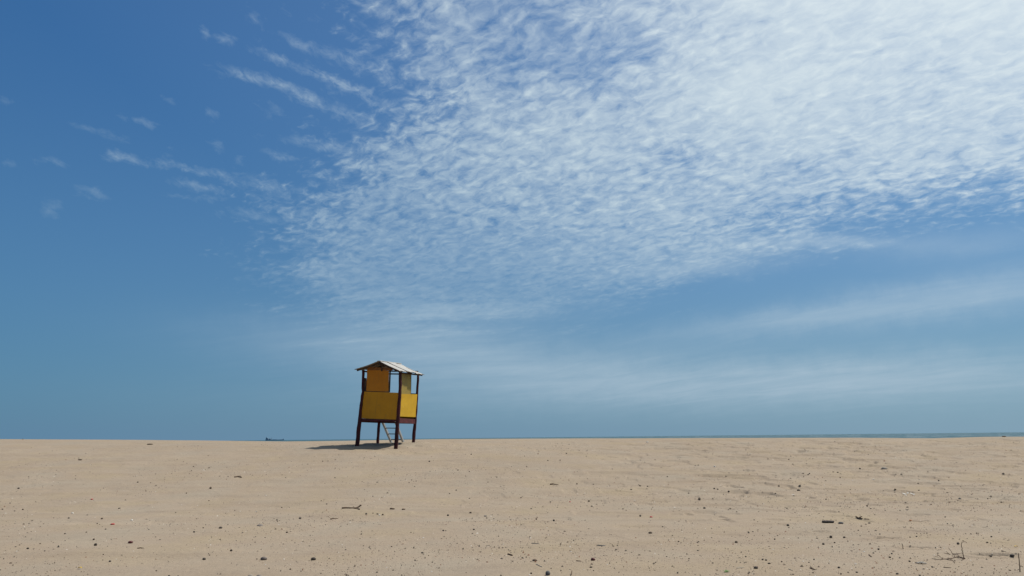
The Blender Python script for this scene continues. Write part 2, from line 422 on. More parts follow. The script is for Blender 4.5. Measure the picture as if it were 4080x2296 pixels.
# ------------------------------------------------------------------ materials
def new_mat(name, rough=0.8, spec=0.3):
    m = bpy.data.materials.new(name); m.use_nodes = True
    b = m.node_tree.nodes['Principled BSDF']; b.inputs['Roughness'].default_value = rough
    b.inputs['Specular IOR Level'].default_value = spec
    return m, G(m.node_tree), b
def bump(g, b, h, strength, dist):
    n = g.n.new('ShaderNodeBump'); n.inputs['Strength'].default_value = strength; n.inputs['Distance'].default_value = dist
    g.put(h, n.inputs['Height']); g.l.new(n.outputs[0], b.inputs['Normal'])
def obj_co(g):
    n = g.n.new('ShaderNodeTexCoord'); return n.outputs['Object']
def mottled(name, ca, cb, scale=8.0, rough=0.85, spec=0.25, bmp=0.4, stretch=(1, 1, 1), rand=False, dist=0.01):
    m, g, b = new_mat(name, rough, spec)
    co = g.mapping(obj_co(g), scale=stretch)
    n = g.noise(co, scale, 5, 0.62)
    c = g.mix(g.mapr(n, 0.33, 0.68), ca, cb)
    if rand:
        oi = g.n.new('ShaderNodeObjectInfo')
        c = g.mix(1.0, c, g.mix(oi.outputs['Random'], (0.55, 0.5, 0.45), (1.35, 1.3, 1.25)), 'MULTIPLY')
    g.put(c, b.inputs['Base Color'])
    bump(g, b, g.noise(co, scale * 3, 4, 0.6), bmp, dist)
    return m

def make_sand():
    m, g, b = new_mat('sand', 0.95, 0.12)
    co = obj_co(g)
    flat = g.mapping(co, scale=(1, 1, 0.0))
    big = g.noise(flat, 0.22, 4, 0.55, 0.6)
    mid = g.noise(g.mapping(flat, loc=(4, 9, 0), scale=(0.55, 1.0, 1)), 1.3, 5, 0.6)
    tint = g.noise(g.mapping(flat, loc=(31, 12, 0)), 0.55, 3, 0.5)
    fine = g.noise(flat, 55.0, 3, 0.7)
    gr = g.noise(flat, 210.0, 2, 0.8)
    c = g.mix(g.mapr(big, 0.3, 0.7), (0.282, 0.225, 0.162), (0.314, 0.254, 0.186))
    c = g.mix(g.mapr(mid, 0.35, 0.75, 0, 0.6), c, (0.256, 0.195, 0.143))
    c = g.mix(g.mapr(tint, 0.5, 0.75, 0, 0.45), c, (0.298, 0.235, 0.137))
    c = g.mix(g.mapr(tint, 0.5, 0.28, 0, 0.35), c, (0.273, 0.251, 0.201))
    # wind-sorted coarse grit lying in bands, darker and lighter grains
    band = g.noise(g.mapping(flat, rotz=R(8), scale=(0.16, 1.0, 1)), 1.1, 5, 0.65)
    c = g.mix(g.mapr(band, 0.52, 0.72, 0, 0.30), c, (0.182, 0.140, 0.101))
    c = g.mix(g.mapr(fine, 0.35, 0.66, 0.34, 0.0), c, (0.142, 0.107, 0.077))
    c = g.mix(g.mapr(fine, 0.55, 0.75, 0.0, 0.34), c, (0.410, 0.360, 0.292))
    c = g.mix(g.mapr(gr, 0.30, 0.42, 0.42, 0.0), c, (0.091, 0.070, 0.053))
    c = g.mix(g.mapr(gr, 0.60, 0.72, 0.0, 0.38), c, (0.478, 0.442, 0.373))
    g.put(c, b.inputs['Base Color'])
    h = g.m('ADD', g.m('MULTIPLY', g.noise(flat, 9.0, 4, 0.6), 1.0), g.m('ADD', g.m('MULTIPLY', fine, 0.30), g.m('MULTIPLY', gr, 0.10)))
    bump(g, b, h, 0.75, 0.03)
    return m
def make_sea():
    m, g, b = new_mat('sea_water', 0.35, 0.05)
    co = obj_co(g)
    b.inputs['IOR'].default_value = 1.33
    wv = g.noise(g.mapping(co, scale=(0.45, 1, 1)), 0.09, 6, 0.65, 0.3)
    w2 = g.noise(g.mapping(co, scale=(0.25, 1, 1), loc=(50, 7, 0)), 0.006, 4, 0.6)
    chop = g.noise(g.mapping(co, scale=(1.0, 0.16, 1)), 0.11, 4, 0.7)
    sparkle = g.m('MULTIPLY', g.mapr(g.noise(g.mapping(co, scale=(0.5, 0.10, 1), loc=(9, 3, 0)), 0.20, 3, 0.6), 0.60, 0.66), g.mapr(g.sep(co)[0], 60, 420, 0.04, 1.0))  # white sparkle put into the colour as flecks, stronger to the right
    c = g.mix(g.mapr(w2, 0.35, 0.65), (0.036, 0.086, 0.105), (0.056, 0.115, 0.130))
    c = g.mix(g.mapr(chop, 0.35, 0.65), c, (0.028, 0.066, 0.078))
    c = g.mix(sparkle, c, (0.50, 0.54, 0.56))
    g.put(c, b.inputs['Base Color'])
    g.put(g.mapr(sparkle, 0, 1, 0.35, 0.8), b.inputs['Roughness'])
    bump(g, b, wv, 0.8, 2.0)
    return m
def make_yellow(name, ca, cb, grime):
    m, g, b = new_mat(name, 0.62, 0.25)
    co = obj_co(g)
    n = g.noise(co, 2.2, 5, 0.6, 0.3)
    c = g.mix(g.mapr(n, 0.35, 0.7), ca, cb)
    s = g.noise(g.mapping(co, scale=(6, 6, 0.7)), 1.6, 5, 0.62)
    c = g.mix(g.mapr(s, 0.55, 0.80, 0, 0.45 * grime), c, (0.14, 0.095, 0.03))
    d = g.noise(g.mapping(co, loc=(2, 2, 1)), 3.4, 6, 0.7)
    c = g.mix(g.mapr(d, 0.60, 0.70, 0, 0.6 * grime), c, (0.11, 0.085, 0.04))
    f = g.noise(co, 38.0, 4, 0.7)
    c = g.mix(g.mapr(f, 0.62, 0.7, 0, 0.35), c, (0.20, 0.15, 0.07))
    g.put(c, b.inputs['Base Color'])
    bump(g, b, g.m('ADD', g.noise(g.mapping(co, scale=(1, 1, 0.15)), 30, 4, 0.6), g.m('MULTIPLY', d, 0.6)), 0.35, 0.006)
    return m

SAND = make_sand(); SEA = make_sea()
YEL = make_yellow('faded_yellow_paint', (0.50, 0.300, 0.014), (0.45, 0.260, 0.012), 0.55)
YEL_SHADE = make_yellow('shade_side_yellow_paint', (0.56, 0.255, 0.009), (0.50, 0.222, 0.008), 0.9)  # same yellow for the shaded front, hue shifted warm against bluish skylight
YEL_STAIN_SHADE = make_yellow('stained_shaded_yellow_paint', (0.265, 0.195, 0.040), (0.185, 0.140, 0.040), 1.2)  # real stains, plus overall darkening that puts the eave shade into the paint
ORANGE = make_yellow('orange_paint', (0.53, 0.195, 0.008), (0.47, 0.168, 0.007), 0.6)
POST = mottled('maroon_post_paint', (0.068, 0.010, 0.013), (0.024, 0.006, 0.008), 5.0, 0.7, 0.25, 0.6, (1, 1, 0.25))
BEAM = mottled('maroon_beam_paint', (0.105, 0.024, 0.026), (0.045, 0.012, 0.013), 6.0, 0.75, 0.25, 0.5)
DARKWOOD = mottled('dark_bare_wood', (0.095, 0.062, 0.042), (0.040, 0.026, 0.020), 7.0, 0.9, 0.15, 0.6)
BROWNBOARD = mottled('brown_board', (0.30, 0.125, 0.035), (0.17, 0.075, 0.03), 5.0, 0.85, 0.2, 0.5, (1, 1, 2))
GREYWOOD = mottled('grey_weathered_wood', (0.43, 0.45, 0.46), (0.30, 0.315, 0.325), 9.0, 0.9, 0.15, 0.6, (1, 1, 0.3))
def make_roof():
    m, g, b = new_mat('fibre_cement', 0.85, 0.2)
    co = obj_co(g)
    n = g.noise(co, 3.0, 5, 0.62, 0.4)
    c = g.mix(g.mapr(n, 0.35, 0.7), (0.43, 0.42, 0.395), (0.35, 0.34, 0.315))
    s = g.noise(g.mapping(co, scale=(1.0, 2.0, 1)), 6.0, 6, 0.7)
    c = g.mix(g.mapr(s, 0.60, 0.72, 0, 0.55), c, (0.20, 0.18, 0.15))
    g.put(c, b.inputs['Base Color'])
    bump(g, b, s, 0.3, 0.01)
    return m
ROOF = make_roof()
SHEET_UNDER = mottled('brown_sheet_underside', (0.30, 0.25, 0.20), (0.17, 0.14, 0.11), 4.0, 0.95, 0.1, 0.4)  # sheet undersides and edges, a darker brown than the tops

# ------------------------------------------------------------------ lifeguard tower: key points
DL, DF, DR, DB = 30.72, 30.0, 31.60, 32.32
lv = {}   # post points by level: foot, floor, rail, eave
lv['left'] = [at(1422.8, 1776.5, DL), at(1433.8, 1670.8, DL), at(1446.8, 1560.8, DL), at(1447.2, 1477.5, DL)]
lv['front'] = [at(1577.2, 1786.0, DF), at(1585.3, 1673.7, DF), at(1593.7, 1566.6, DF), at(1595.2, 1482, DF)]
lv['right'] = [at(1646.1, 1767.0, DR), at(1654, 1678, DR), at(1662.1, 1570.9, DR), at(1665.9, 1493, DR)]
lv['back'] = [at(1504.8, 1768.5, DB), at(1511, 1674.5, DB), at(1521, 1566, DB), at(1523.5, 1489, DB)]
LAD_TOP = [at(*zm(1247, 945), 32.26), at(*zm(1434, 965), 31.98)]
LAD_FOOT = [at(*zm(1386, 1274), 33.15), at(*zm(1548, 1267), 32.95)]
# let the sand pass through the feet (drifts against the posts)
FOOT = [(p[0][0], p[0][1], p[0][2]) for p in lv.values()]
_lm = (LAD_FOOT[0] + LAD_FOOT[1]) / 2
FOOT.append((_lm[0], _lm[1], _lm[2]))
_tp = at(1418, 1794, 28.9); FOOT.append((_tp[0], _tp[1], _tp[2]))
_tp = at(1240, 1786, 29.9); FOOT.append((_tp[0], _tp[1], _tp[2]))
_tp = at(1050, 1775, 31.0); FOOT.append((_tp[0], _tp[1], _tp[2]))
_A = np.array([[math.exp(-((a[0] - b[0]) ** 2 + (a[1] - b[1]) ** 2) / (2 * 1.3 ** 2)) for b in FOOT] for a in FOOT])
_rhs = np.array([f[2] - float(ground(f[0], f[1])) for f in FOOT])
_foot_w = np.linalg.solve(_A, _rhs)
print('FOOT', np.round(_rhs, 3), np.round(_foot_w, 3))

# footprints (photo pixels of the hollow, length in px)
_pr = []
for X, Y, L, ang in ((3264, 2121, 54, -6), (3111, 2092, 42, -4), (2873, 2075, 42, -6), (3525, 2147, 84, -5), (3645, 2186, 82, -8), (3955, 2217, 130, -4), (3908, 2102, 36, -6),
                     (3655, 2080, 60, -8), (2744, 2052, 30, -5), (3590, 2008, 44, -8), (3385, 2012, 26, -10), (3430, 1990, 40, -6)):
    h = hit(X, Y)
    _pr.append((h[0], h[1], R(ang * 2.2), 1.15 * L * h[1] / FPX, 0.055 + 0.00020 * L))
PRINTS = _pr

# ------------------------------------------------------------------ ground and sea sheets
def polar_sheet(name, mat, fn, r_list, a_list, kind):
    rr, aa = np.meshgrid(r_list, a_list, indexing='ij')
    x, y = rr * np.sin(aa), rr * np.cos(aa)
    z = fn(x, y)
    nr, na = rr.shape
    V = np.stack([x, y, z], -1).reshape(-1, 3)
    idx = np.arange(nr * na).reshape(nr, na)
    nxt = np.roll(idx, -1, axis=1)
    F = np.stack([idx[:-1], nxt[:-1], nxt[1:], idx[1:]], -1).reshape(-1, 4)
    V = np.vstack([V, [[0, 0, float(fn(0.0, 0.0))]]])
    me = bpy.data.meshes.new(name)
    c = len(V) - 1
    tri = np.stack([np.full(na, c), np.roll(idx[0], -1), idx[0]], -1)
    me.vertices.add(len(V)); me.vertices.foreach_set('co', V.astype(np.float32).ravel())
    nl = F.size + tri.size
    me.loops.add(nl); me.loops.foreach_set('vertex_index', np.concatenate([F[:, ::-1].ravel(), tri[:, ::-1].ravel()]).astype(np.int32))
    ns = len(F) + len(tri)
    me.polygons.add(ns)
    ls = np.concatenate([np.arange(len(F)) * 4, F.size + np.arange(len(tri)) * 3]).astype(np.int32)
    me.polygons.foreach_set('loop_start', ls)
    me.polygons.foreach_set('use_smooth', np.ones(ns, bool))
    me.update(calc_edges=True); me.validate()
    me.materials.append(mat)
    o = bpy.data.objects.new(name, me); COL.objects.link(o)
    if me.polygons[0].normal.z < 0: me.flip_normals()
    tag(o, kind=kind); return o
r1 = np.exp(np.arange(math.log(0.6), math.log(6.0), 0.02))
r2 = np.exp(np.arange(math.log(6.0), math.log(46.0), 0.0034))
r3 = np.exp(np.arange(math.log(46.0), math.log(9000.0), 0.12))
a_f = np.radians(np.arange(-44, 44, 0.085)); a_b = np.radians(np.arange(44, 316, 2.0))
polar_sheet('sand_ground', SAND, ground, np.concatenate([r1, r2, r3]), np.concatenate([a_f, a_b]), 'structure')
def sea_sheet():
    ys = np.concatenate([np.linspace(58, 200, 20), np.exp(np.linspace(math.log(220), math.log(60000), 40))])
    xs = np.concatenate([-np.exp(np.linspace(math.log(60000), math.log(60), 24)), np.linspace(-50, 50, 5), np.exp(np.linspace(math.log(60), math.log(60000), 24))])
    X, Y = np.meshgrid(xs, ys); V = np.stack([X, Y, np.full_like(X, -1.0)], -1).reshape(-1, 3)
    n = len(xs); F = [(j * n + i, j * n + i + 1, (j + 1) * n + i + 1, (j + 1) * n + i) for j in range(len(ys) - 1) for i in range(n - 1)]
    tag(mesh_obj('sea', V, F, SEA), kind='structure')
sea_sheet()

# ------------------------------------------------------------------ lifeguard tower
def build_tower():
    base = (lv['left'][0] + lv['front'][0] + lv['right'][0] + lv['back'][0]) / 4
    T = empty('lifeguard_tower', base)
    tag(T, 'yellow wooden lifeguard tower on maroon stilts with a white corrugated gable roof', 'lifeguard tower')
    def part(mb, name, mat, **k): return mb.build(name, mat, k.pop('parent', T), base, **k)
    lerp = lambda a, b, t: a + (b - a) * t
    rad = {'left': (.082, .080, .062, .056), 'front': (.078, .076, .064, .060), 'right': (.072, .066, .052, .050), 'back': (.062, .060, .050, .045)}
    for k, (nm, P) in enumerate(lv.items()):
        d = P[0] - P[1]; foot = P[0] + d / np.linalg.norm(d) * 0.45
        top = P[3] + (P[3] - P[2]) / np.linalg.norm(P[3] - P[2]) * 0.02
        key = [foot, P[0], P[1], P[2], top]; rk = [rad[nm][0]] + list(rad[nm])
        pts, rs = [], []
        rr = random.Random(20 + k)
        for i in range(4):
            nseg = 2 if i == 0 else 6
            for j in range(nseg):
                t = j / nseg
                p = lerp(key[i], key[i + 1], t)
                if not (i == 0 or (i == 1 and j == 0)): p = p + np.array([rr.uniform(-1, 1), rr.uniform(-1, 1), 0]) * 0.007
                pts.append(p); rs.append(lerp(rk[i], rk[i + 1], t) * rr.uniform(0.94, 1.06))
        pts.append(key[4]); rs.append(rk[4])
        mb = MB(); mb.tube(pts, rs, 10, k, 0.06)
        part(mb, 'post', POST, smooth=True)
    L, F, Rr, B = (lv[k] for k in ('left', 'front', 'right', 'back'))
    # floor and its beams
    up = np.array([0, 0, 1.0])
    mb = MB(); mb.slab([L[1] + up * .02, F[1] + up * .02, Rr[1] + up * .02, B[1] + up * .02], 0.03); part(mb, 'platform', DARKWOOD)
    def beam(a, b, h, dz, off, mat=BEAM, w=0.05, name='platform_joist'):
        n = np.cross(b - a, up); n /= np.linalg.norm(n)
        mb = MB(); mb.bar(a + up * dz + n * off, b + up * dz + n * off, w, h); return part(mb, name, mat, bevel=0.004)
    beam(L[1], F[1], 0.07, -0.030, -0.02)
    beam(F[1], Rr[1], 0.19, -0.02, 0.0, w=0.06)
    beam(Rr[1], B[1], 0.12, -0.06, 0.0)
    beam(B[1], L[1], 0.12, -0.06, 0.0)
    # lower wall panels
    def quad_px(pts, ds): return [at(*zm(*p), d) for p, d in zip(pts, ds)]
    def panel(q, name, mat, th=0.022, wav=0.004, seed=0): 
        mb = MB(); mb.slab(q, th, wav, 6, 5, seed); return part(mb, name, mat)
    panel([at(*zm(950, 921), DL), at(*zm(1462, 941), DF), at(*zm(1492, 572), DF), at(*zm(988, 553), DL)], 'siding_panel', YEL_SHADE, seed=1)
    panel([at(*zm(1478, 896), DF), at(*zm(1716, 906), DR), at(*zm(1737, 592), DR), at(*zm(1502, 588), DF)], 'siding_panel', YEL, seed=2)
    panel([B[1] + up * .05, L[1] + up * .05, L[2], B[2]], 'siding_panel', YEL, seed=3)
    m1 = lerp(Rr[1], B[1], 0.42), lerp(Rr[2], B[2], 0.42)
    panel([Rr[1] + up * .05, m1[0] + up * .05, m1[1], Rr[2]], 'siding_panel', YEL, seed=4)
    # top rails of the lower walls
    for a, b, off in ((B[2], L[2], 0), (Rr[2], m1[1], 0)):
        mb = MB(); mb.bar(a, b, 0.05, 0.05); part(mb, 'siding_rail', BEAM, bevel=0.004)
    # upper front panel with its dark frame
    fd = lambda x: DL + (DF - DL) * np.clip((x - 990) / (1497 - 990), 0, 1)
    def fq(*pts, dd=0.0): return [at(*zm(x, y), fd(x) + dd) for x, y in pts]
    sh = panel(fq((1036, 548), (1340, 556), (1345, 266), (1046, 258)), 'upper_panel', ORANGE, 0.02, 0.003, 5)
    mb = MB()
    a, b, c, d = fq((1030, 551), (1350, 562), (1362, 262), (1044, 256))
    mb.bar(b, c, 0.04, 0.055, up=(-0.4, -0.9, 0.1)); mb.bar(a, b, 0.036, 0.028)
    part(mb, 'panel_frame', DARKWOOD, parent=sh)
    mb = MB(); mb.slab(fq((1000, 548), (1036, 550), (1037, 372), (1003, 364), dd=0.01), 0.02); part(mb, 'filler_board', DARKWOOD)
    # gable: board with a short king post, open above
    gb = panel(fq((1046, 262), (1392, 264), (1404, 232), (1062, 216)), 'gable_board', BROWNBOARD, 0.022, 0.002, 6)
    mb = MB(); mb.bar(*fq((1247, 275), (1250, 165), dd=-0.03), 0.05, 0.05, up=(0, 1, 0)); part(mb, 'king_post', DARKWOOD)
    # right side, narrow stained and shade-darkened panel beside the front post
    rd = lambda x: DF + (DR - DF) * np.clip((x - 1497) / (1737 - 1497), 0, 1)
    def rq(*pts, dd=0.0): return [at(*zm(x, y), rd(x) + dd) for x, y in pts]
    panel(rq((1512, 593), (1641, 593), (1645, 312), (1512, 290)), 'upper_panel', YEL_STAIN_SHADE, 0.02, 0.003, 7)
    mb = MB(); mb.bar(*rq((1643, 593), (1648, 312)), 0.03, 0.03, up=(0.9, -0.4, 0)); part(mb, 'window_post', DARKWOOD)
    # beams under the eaves
    mb = MB(); mb.bar(*rq((1490, 296), (1795, 329)), 0.05, 0.055); part(mb, 'eave_rail', DARKWOOD)
    mb = MB(); mb.bar(L[3] - up * 0.02, B[3] - up * 0.02, 0.05, 0.06); part(mb, 'eave_rail', DARKWOOD)
    for ya, yb in ((272, 279), (310, 317)):
        mb = MB(); mb.bar(at(*zm(1235, ya), 32.32), at(*zm(1745, yb), 31.62), 0.05, 0.052); part(mb, 'back_rail', DARKWOOD)
    # roof
    P0, P1, P2 = at(*zm(888, 254), 30.50), at(*zm(1203, 144), 29.98), at(*zm(1484, 277), 29.50)
    P3 = at(*zm(1822, 326), 31.48); dv = P3 - P2
    P4 = at(*zm(1500, 182), 29.98 + dv[1]); P5 = P0 + (P4 - P1)
    def sheet(e0, r0, e1, r1, a, b, seed, lift):
        """corrugated sheet between eave line e0-e1 and ridge line r0-r1, from a to b along it"""
        rr = random.Random(seed); nu, nv = 56, 10
        nrm = np.cross(e1 - e0, r0 - e0); nrm /= np.linalg.norm(nrm)
        if nrm[2] < 0: nrm = -nrm
        Lw = np.linalg.norm(e1 - e0); over = rr.uniform(-0.03, 0.05); skew = rr.uniform(-0.015, 0.015)
        V = []
        for sgn in (0, 1):
            for j in range(nv + 1):
                for i in range(nu + 1):
                    u = a + (b - a) * i / nu; v = j / nv
                    e = e0 + (e1 - e0) * u; r = r0 + (r1 - r0) * u
                    ex = e - (r - e) / np.linalg.norm(r - e) * (over + 0.02 * math.sin(i * 0.8 + seed))
                    p = ex + (r - ex) * v + (e1 - e0) / Lw * skew * (1 - v)
                    sag = -0.025 * math.sin(math.pi * v) * (0.5 + 0.5 * math.sin(3 * u + seed))
                    V.append(p + nrm * (lift + sag + 0.009 * math.cos(2 * math.pi * u * Lw / 0.145) - sgn * 0.012))
        W = nu + 1; K = W * (nv + 1); Fs = []
        for j in range(nv):
            for i in range(nu):
                q = j * W + i; Fs += [(q, q + 1, q + W + 1, q + W), (K + q, K + q + W, K + q + W + 1, K + q + 1)]
        for i in range(nu): Fs += [(i, K + i, K + i + 1, i + 1), (nv * W + i, nv * W + i + 1, K + nv * W + i + 1, K + nv * W + i)]
        for j in range(nv): Fs += [(j * W, (j + 1) * W, K + (j + 1) * W, K + j * W), (j * W + nu, K + j * W + nu, K + (j + 1) * W + nu, (j + 1) * W + nu)]
        mesh_obj('roof_sheet', V, Fs, ROOF, T, base, smooth=True, mats=[ROOF, SHEET_UNDER], mat_idx=[k % 2 for k in range(2 * nu * nv)] + [1] * (len(Fs) - 2 * nu * nv))
    cuts = (0.0, 0.36, 0.68, 1.0)
    for i in range(3):
        a, b = cuts[i] - (0.03 if i else 0), cuts[i + 1]
        sheet(P2, P1, P3, P4, a, b, 60 + i, 0.03 + (0.02 if i == 1 else 0.0))
        sheet(P0, P1, P5, P4, a, b, 70 + i, 0.03 + (0.02 if i == 1 else 0.0))
    mb = MB(); mb.bar(P1 + up * 0.035, P4 + up * 0.035, 0.14, 0.03); part(mb, 'ridge_cap', ROOF, bevel=0.01)
    for t in (0.06, 0.5, 0.94):
        e0, rg, e1 = lerp(P0, P5, t), lerp(P1, P4, t), lerp(P2, P3, t)
        for e in (e0, e1):
            mb = MB(); mb.bar(e - up * 0.02, rg - up * 0.03, 0.05, 0.07); part(mb, 'rafter', DARKWOOD)
    mb = MB(); mb.bar(lerp(P1, P4, .03) - up * 0.085, lerp(P1, P4, .97) - up * 0.085, 0.045, 0.07); part(mb, 'ridge_pole', DARKWOOD)
    # ladder at the back
    mb = MB()
    for a, b in zip(LAD_TOP, LAD_FOOT):
        d = b - a; mb.bar(a - d * 0.02, b + d / np.linalg.norm(d) * 0.12, 0.095, 0.07, up=(0.35, 0.6, 0.7))
    lad = part(mb, 'ladder', GREYWOOD, bevel=0.004)
    for yz in (970, 1055, 1135, 1215):
        t0 = (yz - 945) / (1274 - 945); t1 = (yz - 965 + 2) / (1267 - 965)
        a, b = lerp(LAD_TOP[0], LAD_FOOT[0], t0), lerp(LAD_TOP[1], LAD_FOOT[1], max(t1, 0.03))
        mb = MB(); mb.bar(a, b, 0.045, 0.035); part(mb, 'rung', DARKWOOD, parent=lad)
    return T
build_tower()

# ------------------------------------------------------------------ cargo ship on the horizon
def build_ship():
    D = 5200.0
    a, b = at(1058, 1757, D), at(1130, 1757, D)
    c = (a + b) / 2; ln = b[0] - a[0]
    S = empty('cargo_ship', (c[0], D, -1.0))
    tag(S, 'long low cargo ship far out on the horizon, left of the tower', 'cargo ship')
    hullm = mottled('hazy_hull_paint', (0.20, 0.295, 0.375), (0.22, 0.315, 0.395), 0.1, 0.7, 0.2, 0.0)  # distance haze put into both ship colours as a pale blue-grey
    topm = mottled('hazy_house_paint', (0.19, 0.28, 0.365), (0.21, 0.305, 0.385), 0.1, 0.7, 0.2, 0.0)
    H = ln / 2; V = []; F = []
    st = [(-1, 0.55, 7.5), (-0.96, 0.8, 7.0), (-0.6, 1, 5.6), (0.5, 1, 5.2), (0.85, 0.8, 6.0), (0.97, 0.25, 9.0), (1.03, 0.02, 9.6)]
    for u, w, h in st:
        for z, k in ((0, 0.8), (h, 1.0)):
            for s in (-1, 1): V.append((u * H, s * 8.5 * w * k, z - 0.5 if z == 0 else z))
    for i in range(len(st) - 1):
        p, q = i * 4, i * 4 + 4
        F += [(p, q, q + 2, p + 2), (p + 1, p + 3, q + 3, q + 1), (p + 2, q + 2, q + 3, p + 3), (p, p + 1, q + 1, q)]
    F += [(0, 2, 3, 1), (len(V) - 4, len(V) - 3, len(V) - 1, len(V) - 2)]
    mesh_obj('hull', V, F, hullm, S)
    def bl(nm, u, w, dpt, z0, h, m=topm):
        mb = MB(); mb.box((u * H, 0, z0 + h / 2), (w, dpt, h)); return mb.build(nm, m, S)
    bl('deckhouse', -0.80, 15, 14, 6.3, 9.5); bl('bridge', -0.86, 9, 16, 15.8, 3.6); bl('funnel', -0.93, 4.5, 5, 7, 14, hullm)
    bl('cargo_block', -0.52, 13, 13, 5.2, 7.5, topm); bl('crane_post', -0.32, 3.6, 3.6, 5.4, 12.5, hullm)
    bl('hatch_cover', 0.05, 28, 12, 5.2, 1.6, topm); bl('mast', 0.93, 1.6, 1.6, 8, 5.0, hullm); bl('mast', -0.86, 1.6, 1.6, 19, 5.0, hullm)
build_ship()

# ------------------------------------------------------------------ things lying on the sand
PEB_DARK = mottled('dark_pebble', (0.040, 0.034, 0.028), (0.085, 0.071, 0.058), 40, 0.75, 0.3, 0.4, rand=True, dist=0.003)
PEB_BROWN = mottled('brown_pebble', (0.070, 0.050, 0.033), (0.120, 0.088, 0.060), 40, 0.8, 0.25, 0.4, dist=0.003)
PEB_TAN = mottled('tan_pebble', (0.13, 0.092, 0.060), (0.18, 0.13, 0.088), 40, 0.8, 0.25, 0.4, dist=0.003)
PEB_GREY = mottled('grey_stone', (0.075, 0.072, 0.070), (0.13, 0.125, 0.12), 40, 0.85, 0.25, 0.5, dist=0.003)
PEB_RED = mottled('dark_red_pod', (0.11, 0.014, 0.012), (0.05, 0.012, 0.010), 40, 0.5, 0.4, 0.3, dist=0.003)
RED = mottled('red_plastic', (0.42, 0.030, 0.028), (0.34, 0.03, 0.028), 30, 0.5, 0.4, 0.1)
STRIPED = mottled('striped_shell', (0.050, 0.040, 0.034), (0.21, 0.17, 0.14), 30, 0.6, 0.35, 0.4, (0.3, 1, 3), dist=0.003)
SHELL_W = mottled('white_shell', (0.62, 0.60, 0.55), (0.48, 0.45, 0.40), 40, 0.55, 0.4, 0.2, dist=0.003)
SHELL_T = mottled('sandy_shell', (0.27, 0.235, 0.19), (0.20, 0.172, 0.14), 20, 0.8, 0.2, 0.3)
SHELL_D = mottled('dark_shell', (0.10, 0.085, 0.075), (0.19, 0.16, 0.14), 40, 0.6, 0.35, 0.3, (0.4, 2, 1), dist=0.003)
TWIG = mottled('dry_twig', (0.070, 0.045, 0.031), (0.115, 0.078, 0.052), 40, 0.9, 0.15, 0.5, dist=0.003)
CHAR = mottled('charred_wood', (0.022, 0.018, 0.016), (0.048, 0.038, 0.032), 30, 0.85, 0.2, 0.6, (0.3, 1, 1), dist=0.004)
STRAW = mottled('bleached_straw', (0.42, 0.38, 0.31), (0.33, 0.29, 0.23), 40, 0.8, 0.2, 0.2)
PALESTICK = mottled('bleached_stick', (0.20, 0.19, 0.18), (0.15, 0.14, 0.135), 40, 0.85, 0.2, 0.3)
FILM = mottled('dirty_white_plastic', (0.30, 0.285, 0.26), (0.20, 0.188, 0.168), 24, 0.7, 0.3, 0.4)
LEAFG = mottled('green_leaf', (0.075, 0.16, 0.035), (0.11, 0.21, 0.05), 40, 0.7, 0.3, 0.2)
LEAFY = mottled('yellow_leaf', (0.52, 0.36, 0.05), (0.38, 0.24, 0.03), 40, 0.7, 0.3, 0.2)
ORBIT = mottled('orange_brown_chip', (0.36, 0.13, 0.045), (0.26, 0.10, 0.04), 40, 0.8, 0.2, 0.3)

def lump_data(name, seed, dims=(1, 1, 0.7), pw=0.22, sub=2, mat=PEB_DARK):
    r_ = random.Random(seed)
    bm = bmesh.new(); bmesh.ops.create_icosphere(bm, subdivisions=sub, radius=0.5)
    dirs = [(Vector((r_.gauss(0, 1), r_.gauss(0, 1), r_.gauss(0, 1))).normalized(), r_.uniform(-pw, pw), r_.uniform(1.5, 5)) for _ in range(9)]
    for v in bm.verts:
        d = v.co.normalized()
        k = 1 + sum(a * math.exp(-q * (1 - d.dot(n))) for n, a, q in dirs)
        v.co = Vector((d.x * dims[0], d.y * dims[1], d.z * dims[2])) * 0.5 * k
    me = bpy.data.meshes.new(name); bm.to_mesh(me); bm.free()
    for p in me.polygons: p.use_smooth = True
    me.materials.append(mat); return me
_lumps = {}
def lump(name, mat, X, Y, w, seed=0, hk=0.7, rz=None, sink=0.22, label=None, cat=None, group=None, dims=None):
    """pebble, w photo pixels wide, its foot seen at (X, Y)"""
    p = hit(X, Y); s = w * p[1] / FPX
    var = seed % 7
    key = (name, mat.name, var, hk, dims)
    if key not in _lumps:
        _lumps[key] = lump_data(name, 100 + var * 13, dims or (1.0, (0.72, 0.85, 0.95)[var % 3], hk), mat=mat)
    o = bpy.data.objects.new(name, _lumps[key]); COL.objects.link(o)
    h = s * (dims[2] if dims else hk)
    o.location = (p[0], p[1], p[2] + h * (0.5 - sink))
    o.rotation_euler = (0, 0, (seed * 2.399) % 6.28 if rz is None else rz); o.scale = (s, s, s)
    return tag(o, label, cat, group)

